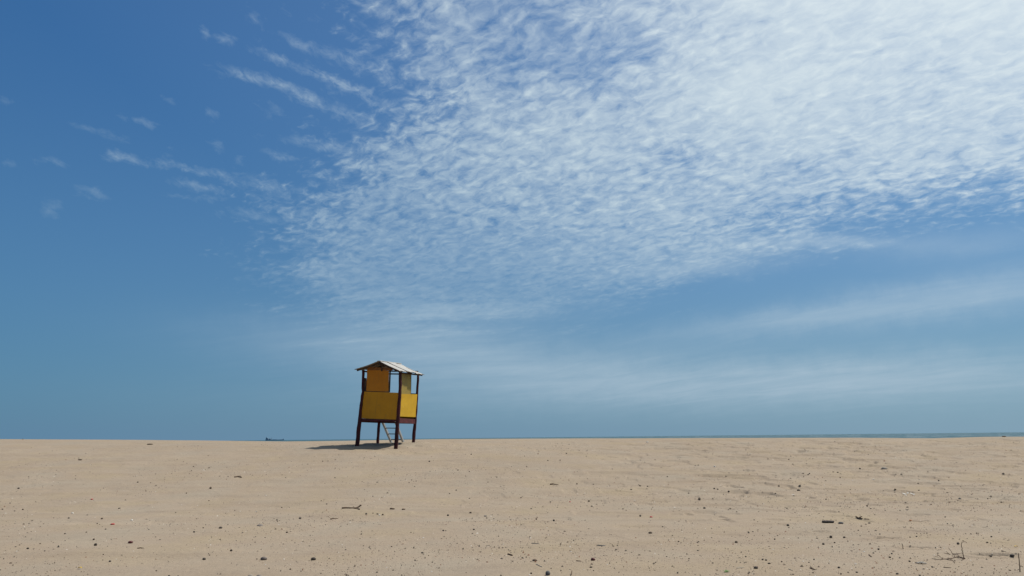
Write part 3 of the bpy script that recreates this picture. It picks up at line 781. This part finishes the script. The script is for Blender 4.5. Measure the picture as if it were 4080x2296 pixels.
# one of a kind pebbles and shells: name, material, px, py, width px, height ratio, label, category
ONES = [
 ('seed_pod', PEB_RED, 520, 2165, 19, .62, 'dark pod with a red side, on the sand right of a pointed pebble', 'seed pod'),
 ('pebble', PEB_DARK, 381, 2175, 12, 1.0, 'small pointed pebble standing upright left of the red and black pod', 'pebble'),
 ('pebble', PEB_DARK, 813, 2231, 14, .75, 'leftmost of three big dark pebbles in a row near the bottom edge', 'pebble'),
 ('sea_snail_shell', STRIPED, 1050, 2231, 24, .62, 'large striped dark snail shell, middle of the three in a row', 'shell'),
 ('pebble', PEB_DARK, 1249, 2232, 18, .72, 'grey topped dark pebble, rightmost of the three in a row', 'pebble'),
 ('pebble', PEB_DARK, 879, 2106, 14, .65, 'round dark pebble up and to the left of a flat dark shell', 'pebble'),
 ('pebble', PEB_BROWN, 1144, 2123, 10, .6, 'small brown pebble to the right of the flat dark shell', 'pebble'),
 ('pebble', PEB_DARK, 921, 2197, 9, 1.1, 'tiny upright pointed pebble above the left big dark pebble', 'pebble'),
 ('pebble', PEB_DARK, 2207, 2077, 9, .9, 'round black pebble alone on open sand, midway between tower and bottom edge', 'pebble'),
 ('pebble', PEB_BROWN, 2591, 2126, 17, .55, 'wide domed dark brown pebble below the small red scrap', 'pebble'),
 ('seed_pod', PEB_RED, 2362, 2234, 15, .9, 'round dark red pod near the bottom edge, right of the tan pebble', 'seed pod'),
 ('pebble', PEB_TAN, 2131, 2236, 17, .6, 'tan domed pebble above the big grey stone at the bottom', 'pebble'),
 ('stone', PEB_GREY, 2183, 2292, 20, 1.05, 'big upright grey stone at the bottom edge, centre', 'stone'),
 ('pebble', PEB_DARK, 2117, 2287, 8, .9, 'small black pebble left of the big grey stone', 'pebble'),
 ('pebble', PEB_DARK, 2355, 2262, 12, .5, 'flat black chip of stone below the round dark red pod', 'pebble'),
 ('pebble', PEB_DARK, 1767, 2116, 8, .75, 'small bluish black pebble below the two short driftwood sticks', 'pebble'),
 ('pebble', PEB_GREY, 1934, 2058, 13, .4, 'flat bluish grey pebble above and left of the round black one', 'pebble'),
 ('stone', PEB_GREY, 3350, 2087, 18, .5, 'grey tapered stone just right of the charred board', 'stone'),
 ('pebble', PEB_DARK, 3012, 2266, 15, .75, 'large black pebble near the bottom, left of two black ones', 'pebble'),
 ('pebble', PEB_DARK, 3039, 2232, 9, .7, 'left one of a pair of black pebbles near the bottom right', 'pebble'),
 ('pebble', PEB_DARK, 3053, 2234, 9, .75, 'right one of a pair of black pebbles near the bottom right', 'pebble'),
 ('pebble', PEB_DARK, 3065, 2247, 12, .5, 'flat black pebble just below the pair of black pebbles', 'pebble'),
 ('pebble', PEB_DARK, 3343, 2264, 10, .75, 'black pebble at the bottom, right of a frayed pale twig', 'pebble'),
 ('pebble', PEB_DARK, 3575, 2289, 12, .7, 'dark pebble on the bottom edge, below the white plastic scrap', 'pebble'),
 ('pebble', PEB_DARK, 3364, 2144, 9, .9, 'black pebble below the charred board, right one of two', 'pebble'),
 ('pebble', PEB_DARK, 3311, 2143, 10, 1.0, 'black angular pebble below the charred board, left one of two', 'pebble'),
 ('pebble', PEB_DARK, 3281, 2171, 10, .9, 'black pebble directly below the angular black one', 'pebble'),
 ('pebble', PEB_DARK, 3501, 2191, 8, 1.0, 'round black pebble left of the long deep footprint', 'pebble'),
 ('pebble', PEB_DARK, 3818, 2170, 10, 1.1, 'slanted black pebble above the dry branch at right', 'pebble'),
 ('pebble', PEB_DARK, 4034, 2217, 17, .6, 'large black pebble by the right edge, above the upright stick', 'pebble'),
 ('pebble', PEB_DARK, 3949, 2218, 8, .85, 'round black pebble lying in the footprint right of the dry branch', 'pebble'),
 ('pebble', PEB_GREY, 3824, 1989, 10, .65, 'lone dark grey pebble right of the white shell fragments', 'pebble'),
 ('pebble', PEB_DARK, 3182, 1956, 12, .6, 'lower one of two dark pebbles, right of centre, mid beach', 'pebble'),
 ('pebble', PEB_DARK, 3187, 1938, 10, .6, 'upper one of two dark pebbles, right of centre, mid beach', 'pebble'),
 ('pebble', PEB_DARK, 3427, 1869, 8, .6, 'dark pebble left of the half buried grey shell', 'pebble'),
 ('pebble', PEB_DARK, 2904, 1961, 8, .9, 'dark pebble lowest of three at the end of a faint rut', 'pebble'),
 ('pebble', PEB_DARK, 3464, 2086, 10, .5, 'flat dark pebble right of the grey tapered stone', 'pebble'),
 ('pebble', PEB_DARK, 1459, 2050, 9, .85, 'dark round pebble below the forked end of the driftwood stick', 'pebble'),
 ('plastic_scrap', RED, 2594, 2062, 11, .55, 'small bright red scrap above the wide domed brown pebble', 'scrap'),
 ('plastic_scrap', RED, 449, 2091, 16, .4, 'flat red scrap on the left sand, above the red and black pod', 'scrap'),
 ('plastic_scrap', RED, 366, 1991, 11, .4, 'small dull red scrap farthest up the beach at left', 'scrap'),
 ('wood_chip', ORBIT, 3628, 2075, 12, .35, 'orange brown chip above a footprint at right', 'chip'),
 ('plastic_scrap', RED, 2271, 2001, 8, .5, 'tiny faded red speck of plastic at mid beach', 'scrap'),
 ('weed_clump', PEB_BROWN, 320, 1834, 17, .35, 'dull brown clump of dried weed far left on the upper beach', 'dried weed'),
 ('weed_clump', PEB_BROWN, 597, 1772, 26, .22, 'long brown clump of dried weed close under the skyline at left', 'dried weed'),
 ('weed_clump', PEB_BROWN, 4000, 1741, 16, .3, 'dark clump of weed on the sand crest against the sea', 'dried weed'),
]
for i, (nm, mt, X, Y, w, hk, lb, ct) in enumerate(ONES):
    lump(nm, mt, X, Y, w, i * 3 + 1, hk, rz=(0.3 * math.sin(i * 1.7)), label=lb, cat=ct)

def shell(X, Y, w, mat, label, tilt=0.0, rz=0.0, hk=0.36, group=None, name='cockle_shell'):
    """open half shell lying hollow side down, ribs and a thin edge"""
    p = hit(X, Y); s = w * p[1] / FPX / 2
    nr, na = 6, 22; V = []; F = []
    for sgn in (1.0, 0.86):
        for j in range(nr + 1):
            t = j / nr
            for k in range(na):
                a = 2 * math.pi * k / na
                rib = 1 + 0.03 * math.cos(a * 11) * t
                V.append((s * t * rib * math.cos(a), s * 0.78 * t * rib * math.sin(a) + s * 0.1 * (1 - t), sgn * s * 2 * hk * (1 - t * t) ** 0.62 + (0.004 if sgn < 1 else 0.006)))
    K = (nr + 1) * na
    for j in range(nr):
        for k in range(na):
            a, b = j * na + k, j * na + (k + 1) % na
            F += [(a, b, b + na, a + na), (K + a, K + a + na, K + b + na, K + b)]
    for k in range(na):
        a, b = nr * na + k, nr * na + (k + 1) % na; F.append((a, b, K + b, K + a))
    o = mesh_obj(name, V, F, mat, smooth=True)
    o.location = (p[0], p[1], p[2] - 0.004); o.rotation_euler = (tilt, 0, rz)
    return tag(o, label, 'shell', group)
shell(1036, 2095, 24, SHELL_D, 'flat dark half shell lying hollow side down, left of centre', hk=.20)
shell(1032, 2299, 24, SHELL_D, 'dark shell cut by the bottom edge, showing a pale inside', tilt=R(-28), hk=.3)
shell(998, 2296, 20, SHELL_T, 'pale worn shell at the bottom edge, left of the dark one', hk=.25)
shell(3524, 1869, 25, SHELL_T, 'half buried grey shell like a low dome on the upper beach', hk=.3)
shell(289, 2046, 9, SHELL_W, 'lone bright white shell on the left sand', tilt=R(30), hk=.5)
shell(525, 2074, 9, SHELL_W, 'pale cream shell right of the bright white one', hk=.4)
shell(2579, 1763, 8, SHELL_W, 'white shell just below the sea at mid right', tilt=R(25), hk=.5)
shell(2847, 1861, 8, SHELL_W, 'small white upright shell on the upper beach, right of centre', tilt=R(40), hk=.6)
shell(1512, 2054, 7, SHELL_W, 'small white shell beside the dark pebbles by the driftwood', tilt=R(20), hk=.5)

# flat broken pieces of white shell lying together
for k, (X, Y, w) in enumerate(((3603, 1971, 14), (3617, 1968, 10), (3633, 1970, 12), (3641, 1973, 9), (3610, 1976, 8))):
    p = hit(X, Y); s = w * p[1] / FPX / 2; r_ = random.Random(k); n = 7
    ring = [(s * r_.uniform(.7, 1.1) * math.cos(6.283 * q / n), s * .8 * r_.uniform(.6, 1.1) * math.sin(6.283 * q / n)) for q in range(n)]
    V = [(x, y, 0.012 + 0.25 * x * (1 if k % 2 else -1) + 0.3 * y) for x, y in ring] + [(x, y, 0.006 + 0.25 * x * (1 if k % 2 else -1) + 0.3 * y) for x, y in ring]
    F = [tuple(range(n)), tuple(range(2 * n - 1, n - 1, -1))] + [(q, n + q, n + (q + 1) % n, (q + 1) % n) for q in range(n)]
    o = mesh_obj('shell_fragment', V, F, SHELL_W); o.location = (p[0], p[1], p[2] + 0.25 * s)
    tag(o, 'flat white fragment in a cluster of broken shell at right', 'shell', 'white shell fragments lying in one cluster')

def stick(name, mat, pts, wpx, label, cat, rise=None, taper=0.6, side=(), group=None):
    """twig along photo pixels pts lying on the sand; rise lifts points (metres)"""
    P = []
    for i, (X, Y) in enumerate(pts):
        h = hit(X, Y); P.append(h)
    d = P[0][1]; r0 = wpx * d / FPX / 2
    P = [q + np.array([0, 0, r0 * 0.7 + (rise[i] if rise else 0)]) for i, q in enumerate(P)]
    def sub(PP, r):
        out, rs = [], []
        r_ = random.Random(int(pts[0][0]) + len(PP))
        for i in range(len(PP) - 1):
            for j in range(3):
                t = j / 3; q = PP[i] * (1 - t) + PP[i + 1] * t
                out.append(q + np.array([r_.uniform(-1, 1), r_.uniform(-1, 1), r_.uniform(-.3, .6)]) * r * 0.5)
                rs.append(r * (1 - (1 - taper) * (i + t) / (len(PP) - 1)) * r_.uniform(.85, 1.12))
        out.append(PP[-1]); rs.append(r * taper); return out, rs
    o0 = P[0].copy()
    mb = MB(); a, b = sub(P, r0); mb.tube([q - o0 for q in a], b, 7, 3, 0.08)
    for sp, sr, sw in side:
        Q = [hit(*q) + np.array([0, 0, r0 * .6 + sr[i]]) for i, q in enumerate(sp)]
        a, b = sub(Q, sw * d / FPX / 2); mb.tube([q - o0 for q in a], b, 6, 5, 0.08)
    o = mb.build(name, mat, None, (0, 0, 0), True); o.location = tuple(o0)
    return tag(o, label, cat, group)

stick('driftwood_stick', TWIG, [(1361, 2027), (1385, 2026), (1410, 2027), (1424, 2027)], 6, 'long dark driftwood stick with a forked raised end, below the tower', 'driftwood',
      taper=0.95, side=[([(1420, 2027), (1430, 2026), (1439, 2026)], [0, .03, .06], 5.5), ([(1422, 2028), (1433, 2032)], [0, 0], 4)])
stick('driftwood_stick', TWIG, [(1554, 2030), (1572, 2030)], 6, 'short thick dark stick right of the forked driftwood', 'driftwood', taper=0.9)
stick('twig', TWIG, [(1603, 2032), (1614, 2031)], 5, 'stubby dark twig right of the short thick stick', 'twig', taper=0.8)
stick('driftwood_stick', TWIG, [(2193, 1932), (2204, 1931), (2225, 1934)], 5.5, 'dark stick with a thick left end, on the upper beach right of centre', 'driftwood', taper=0.3)
stick('twig', TWIG, [(1317, 2069), (1330, 2068), (1347, 2068)], 4, 'thin broken twig in the sand below the tower', 'twig', side=[([(1319, 2071), (1327, 2066)], [0, 0.01], 4)])
stick('twig', TWIG, [(548, 2187), (560, 2185), (574, 2187)], 5, 'dark curved twig below the red and black pod', 'twig', taper=0.3)
stick('twig', TWIG, [(934, 1903), (948, 1901), (962, 1904)], 5, 'brown twig on the upper beach left of the tower shadow', 'twig', taper=0.9)
stick('twig', TWIG, [(2025, 2210), (2041, 2215)], 6, 'thick slanted brown twig left of the tan pebble', 'twig', taper=0.9)
stick('twig', TWIG, [(2297, 2236), (2316, 2238)], 3.5, 'thin straight brown twig left of the round dark red pod', 'twig')
stick('twig', TWIG, [(2275, 2294), (2279, 2288)], 4, 'short dark twig poking up at the bottom edge', 'twig', rise=[0, 0.03], taper=.9)
stick('twig', TWIG, [(2137, 2072), (2141, 2067)], 4, 'short slanted twig left of the round black pebble', 'twig', rise=[0, .02], taper=.9)
stick('bleached_stick', PALESTICK, [(2380, 2174), (2398, 2176), (2412, 2176)], 4, 'straight grey bleached stick lying at mid right', 'stick', taper=.9)
stick('straw', STRAW, [(2138, 2250), (2160, 2260)], 3.5, 'pale straw above the big grey stone', 'straw')
stick('straw', STRAW, [(2935, 2266), (2966, 2261)], 3.2, 'long pale straw left of the large black pebble near the bottom', 'straw')
stick('straw', STRAW, [(3142, 2268), (3158, 2275)], 3.0, 'short pale straw right of the large black pebble near the bottom', 'straw')
stick('twig', TWIG, [(3227, 2265), (3240, 2270), (3252, 2273)], 5, 'frayed dark twig at the bottom right', 'twig', taper=.3, side=[([(3229, 2263), (3248, 2272)], [0.01, 0], 3)])
stick('twig', TWIG, [(3409, 2064), (3420, 2067), (3436, 2069)], 6, 'dark gnarled twig on the sand right of the charred board', 'twig', rise=[0.01, 0, 0], side=[([(3425, 2067), (3436, 2065)], [0.01, 0.02], 5)])
stick('twig', TWIG, [(3445, 2069), (3464, 2071)], 4.5, 'flat dark sliver of wood at the end of the gnarled twig', 'twig', taper=.4)
stick('twig', TWIG, [(3463, 2212), (3472, 2220)], 4, 'short slanted dark twig left of the white plastic scrap', 'twig', taper=.9)
stick('upright_twig', TWIG, [(3599, 2187), (3598, 2187), (3596, 2187)], 3, 'thin twig standing up by the long footprint', 'twig', rise=[-.02, .03, .068], taper=.6)
stick('twig', TWIG, [(3759, 2262), (3789, 2264)], 3, 'thin straight twig below the dry branch', 'twig')
stick('twig', TWIG, [(3991, 2197), (4009, 2201)], 4, 'small tapered twig left of the large black pebble by the edge', 'twig', taper=.3)
stick('bleached_stick', PALESTICK, [(2118, 2166), (2148, 2168)], 3, 'thin greyish stick left of the grey bleached stick', 'stick')
stick('upright_stick', TWIG, [(4065, 2279), (4066, 2279), (4068, 2279)], 3.6, 'dark stick standing upright at the right edge with a short side shoot', 'stick',
      rise=[-.03, .08, .19], taper=.75, side=[([(4066, 2279), (4072, 2279), (4079, 2280)], [.055, .055, .05], 2.6)])
# dry branch: a tangle of bare twigs with one upright stem
def dry_branch():
    S = 5.367
    def z(x, y): return 3600 + x / S, 2100 + y / S
    o = hit(*z(1050, 660)); d = o[1]
    mb = MB(); px = d / FPX
    def run(pts, w, lift=None):
        P = []
        for i, q in enumerate(pts):
            h = hit(*z(*q[:2])); P.append(h + np.array([0, 0, 0.004 + (q[2] if len(q) > 2 else 0)]) - o)
        r_ = random.Random(int(pts[0][0])); out = []
        for i in range(len(P) - 1):
            for j in range(3): out.append(P[i] * (1 - j / 3) + P[i + 1] * j / 3 + np.array([r_.uniform(-1, 1), r_.uniform(-1, 1), r_.uniform(-.2, .8)]) * 0.004)
        out.append(P[-1]); n = len(out)
        mb.tube(out, [0.66 * w * px / 2 * (1 - 0.55 * k / n) for k in range(n)], 6, 2, 0.1)
    run([(1320, 690), (1230, 655), (1160, 645), (1060, 672), (940, 690), (840, 695), (790, 710), (690, 700), (605, 682)], 5)
    run([(840, 700), (800, 672, .01), (740, 645, .02), (730, 640, .035)], 4)
    run([(845, 695), (845, 692, .025)], 3)
    run([(740, 652, .015), (672, 655, .01)], 3)
    run([(920, 695), (985, 715), (1050, 722), (1100, 780)], 4)
    run([(1000, 712), (1040, 708, .01)], 3)
    run([(1060, 592), (1140, 582), (1240, 566)], 4.5)
    run([(1060, 595), (1030, 592, .03), (975, 585, .075)], 4)
    run([(990, 590), (930, 578), (860, 564)], 4)
    run([(980, 588), (905, 575, .03)], 3)
    run([(1310, 690), (1285, 690, .05), (1278, 690, .10), (1280, 690, .165), (1290, 690, .195), (1370, 690, .197), (1400, 690, .185)], 4.5)
    run([(1284, 690, .06), (1255, 690, .07)], 3)
    run([(1300, 685), (1215, 672), (1180, 640, .02), (1150, 640, .02)], 4)
    run([(1300, 690), (1240, 725)], 3.5)
    run([(1180, 675), (1120, 660, .01)], 3); run([(1095, 640), (1070, 612, .02)], 3)
    b = mb.build('dry_branch', TWIG, None, (0, 0, 0), True); b.location = tuple(o)
    tag(b, 'dry bare branch with one thin stem standing up, lower right of the beach', 'branch')
dry_branch()
# charred board
def board():
    a, b = hit(3277, 2083), hit(3322, 2083)
    mb = MB(); t = (b - a) / 7
    L = np.linalg.norm(b - a)
    r_ = random.Random(4); n = 9; V = []; F = []
    for i in range(n + 1):
        x = L * i / n
        w = 0.052 * r_.uniform(.9, 1.06) * (0.85 if i in (0, n) else 1); h = 0.036 * r_.uniform(.9, 1.08)
        for yy, zz in ((-w, 0), (w, 0), (w, h), (w * .6, h * 1.15), (-w * .5, h * 1.12), (-w, h * .9)): V.append((x + r_.uniform(-.006, .006), yy, zz - .004))
    for i in range(n):
        for k in range(6): F.append((i * 6 + k, i * 6 + (k + 1) % 6, i * 6 + 6 + (k + 1) % 6, i * 6 + 6 + k))
    F += [tuple(range(5, -1, -1)), tuple(range(n * 6, n * 6 + 6))]
    o = mesh_obj('charred_board', V, F, CHAR); o.location = tuple(a); o.rotation_euler = (0, 0, math.atan2(b[1] - a[1], b[0] - a[0]))
    m = o.modifiers.new('bevel', 'BEVEL'); m.width = 0.004
    tag(o, 'short black charred board lying flat on the sand at right', 'board')
board()
def film(X, Y, w, label):
    p = hit(X, Y); s = w * p[1] / FPX; n = 12; m = 7; V = []; F = []
    for j in range(m + 1):
        for i in range(n + 1):
            u, v = i / n - .5, j / m - .5
            e = 1 - 0.5 * abs(float(vnoise(i * .7, j * .9, 5))) * 2
            V.append((u * s * e, v * s * .55 * e + u * s * -.25, .006 + .022 * (0.5 + float(vnoise(i * .55, j * .8, 9))) * (1 - (2 * u) ** 4)))
    for j in range(m):
        for i in range(n):
            a = j * (n + 1) + i; F.append((a, a + 1, a + n + 2, a + n + 1))
    o = mesh_obj('plastic_film', V, F, FILM, smooth=True); o.location = tuple(p)
    md = o.modifiers.new('solid', 'SOLIDIFY'); md.thickness = 0.0012
    tag(o, label, 'plastic scrap')
film(3672, 2247, 34, 'tattered whitish plastic film half buried below the dry branch')
def leaf(X, Y, w, mat, label, name, cat):
    p = hit(X, Y); s = w * p[1] / FPX; V = []; F = []; n = 8
    for i in range(n + 1):
        u = i / n; ww = .26 * s * math.sin(math.pi * u) ** .8 + .001
        for k, v in enumerate((-1, 0, 1)): V.append((s * (u - .5), v * ww, .008 + .18 * s * math.sin(math.pi * u) + (.12 * s if v else 0)))
    for i in range(n):
        for k in range(2): a = i * 3 + k; F.append((a, a + 1, a + 4, a + 3))
    o = mesh_obj(name, V, F, mat, smooth=True); o.location = tuple(p); o.rotation_euler = (0, 0, -.15)
    md = o.modifiers.new('solid', 'SOLIDIFY'); md.thickness = 0.0012
    tag(o, label, cat)
leaf(4049, 2182, 14, LEAFY, 'curled yellow leaf near the right edge', 'fallen_leaf', 'leaf')
leaf(318, 2268, 17, LEAFY, 'yellowish curled leaf near the bottom left', 'fallen_leaf', 'leaf')
def sprig():
    p = hit(2894, 2281); mb = MB(); r_ = random.Random(3)
    for k in range(9):
        a = r_.uniform(0, 6.28); l = r_.uniform(.03, .06); d = np.array([math.cos(a), math.sin(a), r_.uniform(.3, .9)]); d /= np.linalg.norm(d)
        q = d * l; s = np.array([-d[1], d[0], 0]) * l * .16
        for t in (-1,):
            V = [np.zeros(3), q * .5 + s, q + np.array([0, 0, -.008]), q * .5 - s, q * .5 + np.array([0, 0, .003])]
            mb.add(V, [(0, 4, 1), (1, 4, 2), (2, 4, 3), (3, 4, 0), (0, 1, 2, 3)])
    o = mb.build('green_sprig', LEAFG); o.location = tuple(p)
    tag(o, 'tiny green sprig growing from the sand at the bottom edge', 'plant')
sprig()

# small dark pebbles: places read from the photograph, then more of the same
SPOTS = [(91, 1750, 6), (74, 1948, 10), (91, 2032, 7), (475, 2027, 9), (832, 1997, 6), (774, 2122, 9), (344, 2122, 8), (421, 2110, 7), (810, 2105, 6), (259, 2128, 8),
 (374, 2151, 10), (1196, 2068, 11), (1056, 2143, 6), (549, 1923, 7), (839, 1948, 12), (62, 2180, 7), (78, 2173, 6), (111, 2188, 9), (174, 2088, 5), (274, 2066, 8),
 (406, 2069, 8), (700, 2043, 5), (623, 2276, 7), (438, 2239, 9), (42, 2245, 9), (673, 2296, 8), (1123, 2024, 6), (1118, 2276, 7), (1157, 2270, 9), (10, 2031, 6), (58, 2037, 6),
 (178, 2197, 7), (160, 2168, 6), (40, 2006, 6), (1875, 2044, 8), (1785, 2056, 10), (2076, 1985, 8), (2193, 2002, 7), (2347, 1999, 8), (1871, 1987, 7), (1791, 1968, 6), (1818, 1955, 6),
 (1486, 2046, 7), (1504, 2050, 8), (1525, 2053, 8), (1658, 1918, 6), (1640, 1914, 5), (1825, 1875, 6), (1870, 1880, 6), (1711, 1840, 9), (2099, 1861, 5), (2515, 1952, 8), (2659, 1901, 6),
 (2551, 2058, 9), (2482, 2029, 7), (1683, 2205, 9), (1381, 2294, 9), (2612, 2242, 7), (2232, 1835, 6), (2257, 1808, 5), (2337, 1819, 5), (2183, 1836, 6), (2299, 1930, 7), (2364, 1931, 6),
 (2550, 1937, 7), (2580, 1940, 6), (2440, 1870, 6), (1888, 2112, 9), (1940, 2066, 6), (2035, 2073, 6), (2860, 1951, 8), (2846, 1949, 8), (2910, 2028, 8), (3103, 1938, 7), (3455, 2018, 8),
 (3470, 2028, 7), (3567, 1952, 8), (3140, 2096, 11), (2787, 1990, 12), (2807, 2027, 11), (2934, 2163, 11), (2781, 2195, 7), (3325, 2164, 8), (3420, 2115, 6), (3462, 2119, 6), (3652, 2139, 7),
 (3934, 2164, 8), (3715, 2261, 10), (3546, 2223, 10), (3625, 2239, 8), (4024, 2274, 8), (3665, 2295, 9), (3351, 2289, 8), (3414, 2282, 10), (3200, 1888, 6), (3225, 1889, 6), (3320, 1882, 7),
 (3338, 1884, 7), (3348, 1905, 6), (3060, 1830, 6), (3143, 1832, 6), (3220, 1893, 6), (3090, 1895, 5), (2770, 1857, 5), (2783, 1855, 5), (3388, 1952, 6), (3432, 2098, 7), (3506, 2130, 6),
 (3748, 2182, 7), (3728, 2184, 6), (3936, 1989, 6), (3990, 2003, 7), (4060, 1970, 6), (3766, 2062, 6), (3868, 2128, 6), (3950, 2140, 6), (3710, 2012, 6), (3000, 2120, 7), (3098, 2136, 6),
 (2972, 2220, 7), (3160, 2290, 8), (3240, 2284, 7), (3115, 2240, 7), (2840, 2245, 8), (2745, 2228, 7), (2700, 2285, 8), (2596, 2030, 6), (2640, 2100, 6), (2704, 2160, 7), (2460, 2175, 7), (1560, 2180, 7), (1440, 2130, 6)]
r_ = random.Random(99)
while len(SPOTS) < 185:
    X = r_.uniform(20, 4060); Y = 1790 + 500 * r_.random() ** 0.75
    if r_.random() > 0.25 + 0.75 * (X / 4080) ** 1.2: continue
    SPOTS.append((X, Y, r_.uniform(4.0, 7.5)))
for i, (X, Y, w) in enumerate(SPOTS):
    lump('pebble', PEB_DARK if i % 2 else PEB_BROWN, X, Y, w, i, (.55, .7, .85)[i % 3], label='small dark pebble, one of many strewn loosely over the pale sand', cat='pebble', group='small dark pebbles strewn over the sand')
WHITE = [(1686, 2144, 9), (2179, 2104, 6), (3480, 1911, 9), (3209, 2084, 6), (2850, 2044, 5), (3443, 2199, 9), (3761, 2185, 6), (3954, 2207, 5), (3722, 2213, 7), (3949, 2116, 5), (1363, 2172, 6),
         (1060, 1975, 7), (956, 2038, 6), (1021, 2039, 6), (1058, 2251, 7), (2275, 2199, 7), (2185, 2132, 5), (2110, 2292, 8), (3410, 2248, 9), (3305, 2236, 6), (2990, 1808, 5), (2760, 1911, 6), (2690, 1871, 6), (620, 1960, 5), (66, 2197, 6),
         (463, 2229, 6), (1720, 2278, 7), (1540, 2262, 6), (2005, 2170, 5), (2420, 2250, 7), (3080, 2190, 6), (3560, 2100, 5)]
for i, (X, Y, w) in enumerate(WHITE):
    lump('shell_chip', SHELL_W, X, Y, w, i, .3, label='tiny white shell chip, one of a scatter over the sand', cat='shell', group='tiny white shell chips scattered over the sand')

# grit: bits of stone, weed and shell past counting
def grit():
    N = 75000
    g_ = np.random.default_rng(5)
    D = 6.6 + 26 * g_.random(N) ** 1.7
    u = (g_.random(N) * 2 - 1) * 0.78
    x = u * D; y = D
    n1 = fbm(x * .5, y * .35, 61, 3); n2 = fbm(x * .12, y * .5, 67, 2)
    right = np.clip((u + .72) / 1.4, 0, 1)
    prob = np.clip(0.10 + 0.62 * right ** 1.3 + 1.1 * n1 + 0.9 * n2, 0.02, 1) * np.clip(1.25 - D / 34, .12, 1)
    k = g_.random(N) < prob
    x, y = x[k], y[k]; n = len(x)
    z = ground(x, y)
    s = 0.0042 + 0.0062 * g_.random(n) ** 2 + 0.012 * g_.random(n) ** 10
    s *= 0.8 + np.clip(y - 9, 0, 20) * 0.035
    base = np.array([[1, 0, 0], [.3, .9, 0], [-.8, .55, 0], [-.75, -.6, 0], [.35, -.85, 0], [.1, .05, 1.0]])
    a = g_.random(n) * 6.283; el = 0.6 + 1.5 * g_.random(n) ** 2
    ca, sa = np.cos(a), np.sin(a)
    jit = g_.uniform(.75, 1.25, (n, 6, 1))
    B = base[None] * jit
    X = B[..., 0] * el[:, None] * s[:, None]; Y = B[..., 1] * s[:, None]; Z = B[..., 2] * s[:, None] * g_.uniform(.7, 1.5, (n, 1))
    V = np.stack([x[:, None] + X * ca[:, None] - Y * sa[:, None], y[:, None] + X * sa[:, None] + Y * ca[:, None], z[:, None] - .0015 + Z], -1).reshape(-1, 3)
    F0 = np.array([[0, 1, 5], [1, 2, 5], [2, 3, 5], [3, 4, 5], [4, 0, 5]])
    F = (np.arange(n)[:, None, None] * 6 + F0[None]).reshape(-1, 3)
    me = bpy.data.meshes.new('grit')
    me.vertices.add(len(V)); me.vertices.foreach_set('co', V.astype(np.float32).ravel())
    me.loops.add(F.size); me.loops.foreach_set('vertex_index', F.astype(np.int32).ravel())
    me.polygons.add(len(F)); me.polygons.foreach_set('loop_start', (np.arange(len(F)) * 3).astype(np.int32))
    cls = g_.choice(4, n, p=[.30, .50, .10, .10])
    me.update(calc_edges=True); me.validate()
    for m_ in (mottled('grit_dark', (0.020, 0.017, 0.015), (0.050, 0.042, 0.035), 20, .9, .15, 0), mottled('grit_brown', (0.055, 0.042, 0.030), (0.10, 0.077, 0.056), 20, .9, .15, 0),
               mottled('grit_rust', (0.12, 0.052, 0.030), (0.16, 0.08, 0.05), 20, .9, .15, 0), mottled('grit_pale', (0.36, 0.32, 0.27), (0.44, 0.40, 0.35), 20, .8, .2, 0)):
        me.materials.append(m_)
    me.polygons.foreach_set('material_index', np.repeat(cls, 5).astype(np.int32))
    o = bpy.data.objects.new('beach_grit', me); COL.objects.link(o)
    tag(o, 'fine dark and pale grit sprinkled over the sand', kind='stuff')
    print('grit', n)
grit()
